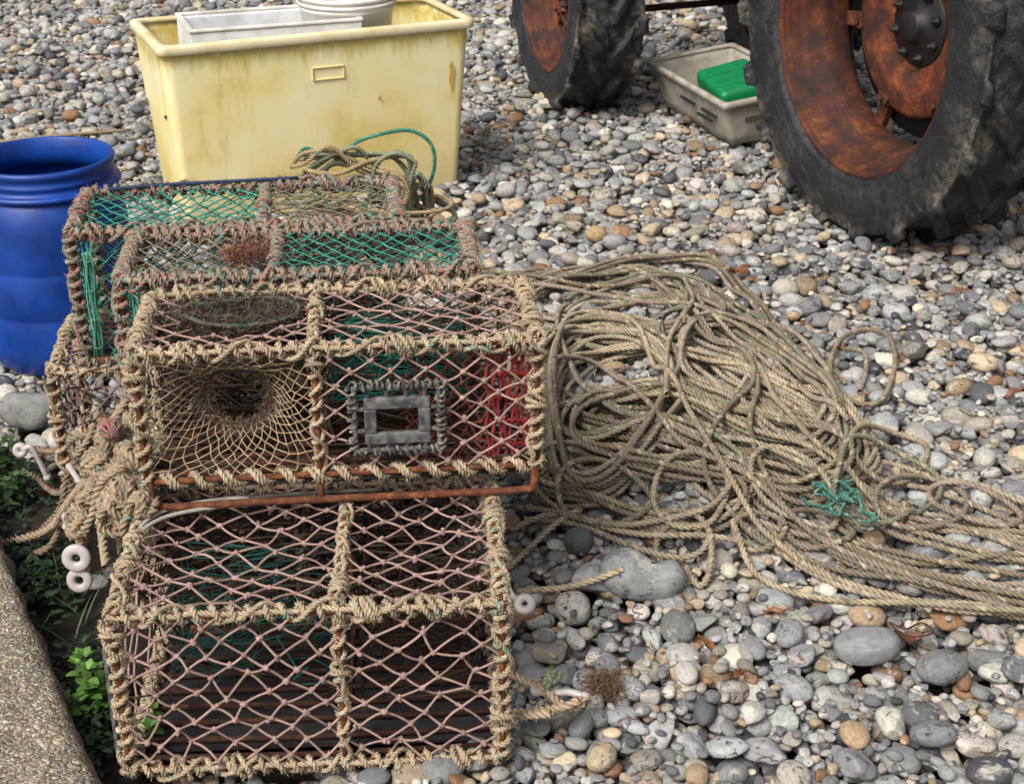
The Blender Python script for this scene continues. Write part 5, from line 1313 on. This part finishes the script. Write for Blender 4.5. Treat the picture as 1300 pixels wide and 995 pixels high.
w3=wheel(tr,.755,.485,wR,19,.185,701,1.3,M_HUB,lugh=.056); place_wheel(w3,CR-nR*(track),-nR)
w4=wheel(tr,.560,.350,wF,16,.13,801,.2,M_HUB,nb=6,lugh=.044); place_wheel(w4,CF+side*(track-.12),-nF)
ro=np.array([1.30,5.3,0])
fwd=np.array([-.383,.924,0])
def tbar(name,A,B,r,mat,m=12):
    mb=MB(); tube(mb,[np.array(A)-ro,np.array(B)-ro],r,m=m); return mb.build(name,mat,tr)
Rc=CR+side*.62; Fc=CF+side*.62
tbar('rear_axle',CR+side*.34,CR+side*(track-.34),.085,M_DRUST)
tbar('gap_shade_disc',CR+side*.288,CR+side*.296,.402,M_DARK,64)  # added black disc, makes the gap between wheel disc and rim read as shade
tbar('gap_fill_drum',CR+side*.298,CR+side*.42,.27,M_DARK,40)  # added black drums, fill the gaps behind the wheel discs with dark
tbar('gap_fill_drum',CR+side*(track-.42),CR+side*(track-.29),.27,M_DARK,40)
tbar('front_axle',CF+side*.24+np.array([0,0,-.0]),CF+side*(track-.3),.05,M_DRUST)
za=-.135
A_=CF+side*.30+np.array([.0,.06,za]); B_=CF+side*1.05+np.array([0,.06,za-.0])
tbar('track_rod',A_,B_,.017,M_DRUST)
mb=MB(); lathe(mb,[(0,-.035),(.03,-.035),(.036,-.02),(.036,.02),(.03,.035),(0,.035)],20); k_=mb.build('ball_joint',M_DRUST,tr); k_.location=tuple(A_+side*.07-ro+np.array([0,0,-.025]))
mb=MB(); lathe(mb,[(0,-.05),(.035,-.05),(.04,0),(.035,.05),(0,.05)],20); k_=mb.build('steering_knuckle',M_DRUST,tr); k_.location=tuple(A_-ro+np.array([0,0,.04]))
def hullbox(name,c0,c1,hw,z0,z1,mat,bv=.03):
    c0=np.array(c0)-ro;c1=np.array(c1)-ro; d=c1-c0; L_=np.linalg.norm(d[:2]); mb=MB(); boxm(mb,0,L_,-hw,hw,z0,z1); b=mb.build(name,mat,tr,False); b.location=(c0[0],c0[1],0); b.rotation_euler=(0,0,math.atan2(d[1],d[0])); bevel(b,bv); return b
M_PAINT=m_plastic('faded_red_paint',(.28,.03,.02),.6,(.14,.05,.02),12)
hullbox('gearbox',Rc-fwd*.25,Rc+fwd*.75,.17,.55,.98,M_DRUST)
hullbox('engine_block',Rc+fwd*.76,Fc+fwd*.25,.20,.66,1.02,M_DRUST)
hullbox('bonnet',Rc+fwd*.76,Fc+fwd*.30,.26,1.03,1.42,M_PAINT,.06)
hullbox('mudguard',CR+side*.13-fwd*.5,CR+side*.13+fwd*.5,.20,1.50,1.53,M_PAINT,.01)
hullbox('seat_pan',Rc-fwd*.2,Rc+fwd*.3,.35,1.02,1.08,M_PAINT,.02)

# ------------------------------------------------------------------ light
w=bpy.data.worlds.new('World'); sc.world=w; w.use_nodes=True; nt=w.node_tree; bg=nt.nodes['Background']
sky=nt.nodes.new('ShaderNodeTexSky'); sky.sky_type='NISHITA'; sky.sun_disc=False
SE,SR=R(48),R(215)
sky.sun_elevation=SE; sky.sun_rotation=SR; sky.air_density=1.0; sky.dust_density=5.0; sky.ozone_density=.6; sky.altitude=0
hs=nt.nodes.new('ShaderNodeHueSaturation'); hs.inputs['Saturation'].default_value=.35
nt.links.new(sky.outputs[0],hs.inputs['Color']); nt.links.new(hs.outputs[0],bg.inputs['Color']); bg.inputs['Strength'].default_value=.13
sl=bpy.data.lights.new('sun','SUN'); so=bpy.data.objects.new('sun',sl); col.objects.link(so)
sl.energy=3.2; sl.angle=R(24); sl.color=(1,.955,.89)
dirv=Vector((math.sin(SR)*math.cos(SE),math.cos(SR)*math.cos(SE),math.sin(SE)))
so.rotation_euler=dirv.to_track_quat('Z','Y').to_euler()
sc.view_settings.view_transform='Standard'; sc.view_settings.look='None'; sc.view_settings.exposure=0; sc.view_settings.gamma=1
sc.render.engine='CYCLES'; sc.cycles.max_bounces=6; sc.cycles.diffuse_bounces=3; sc.cycles.use_denoising=True
sc.cycles.use_adaptive_sampling=True; sc.cycles.adaptive_threshold=.02
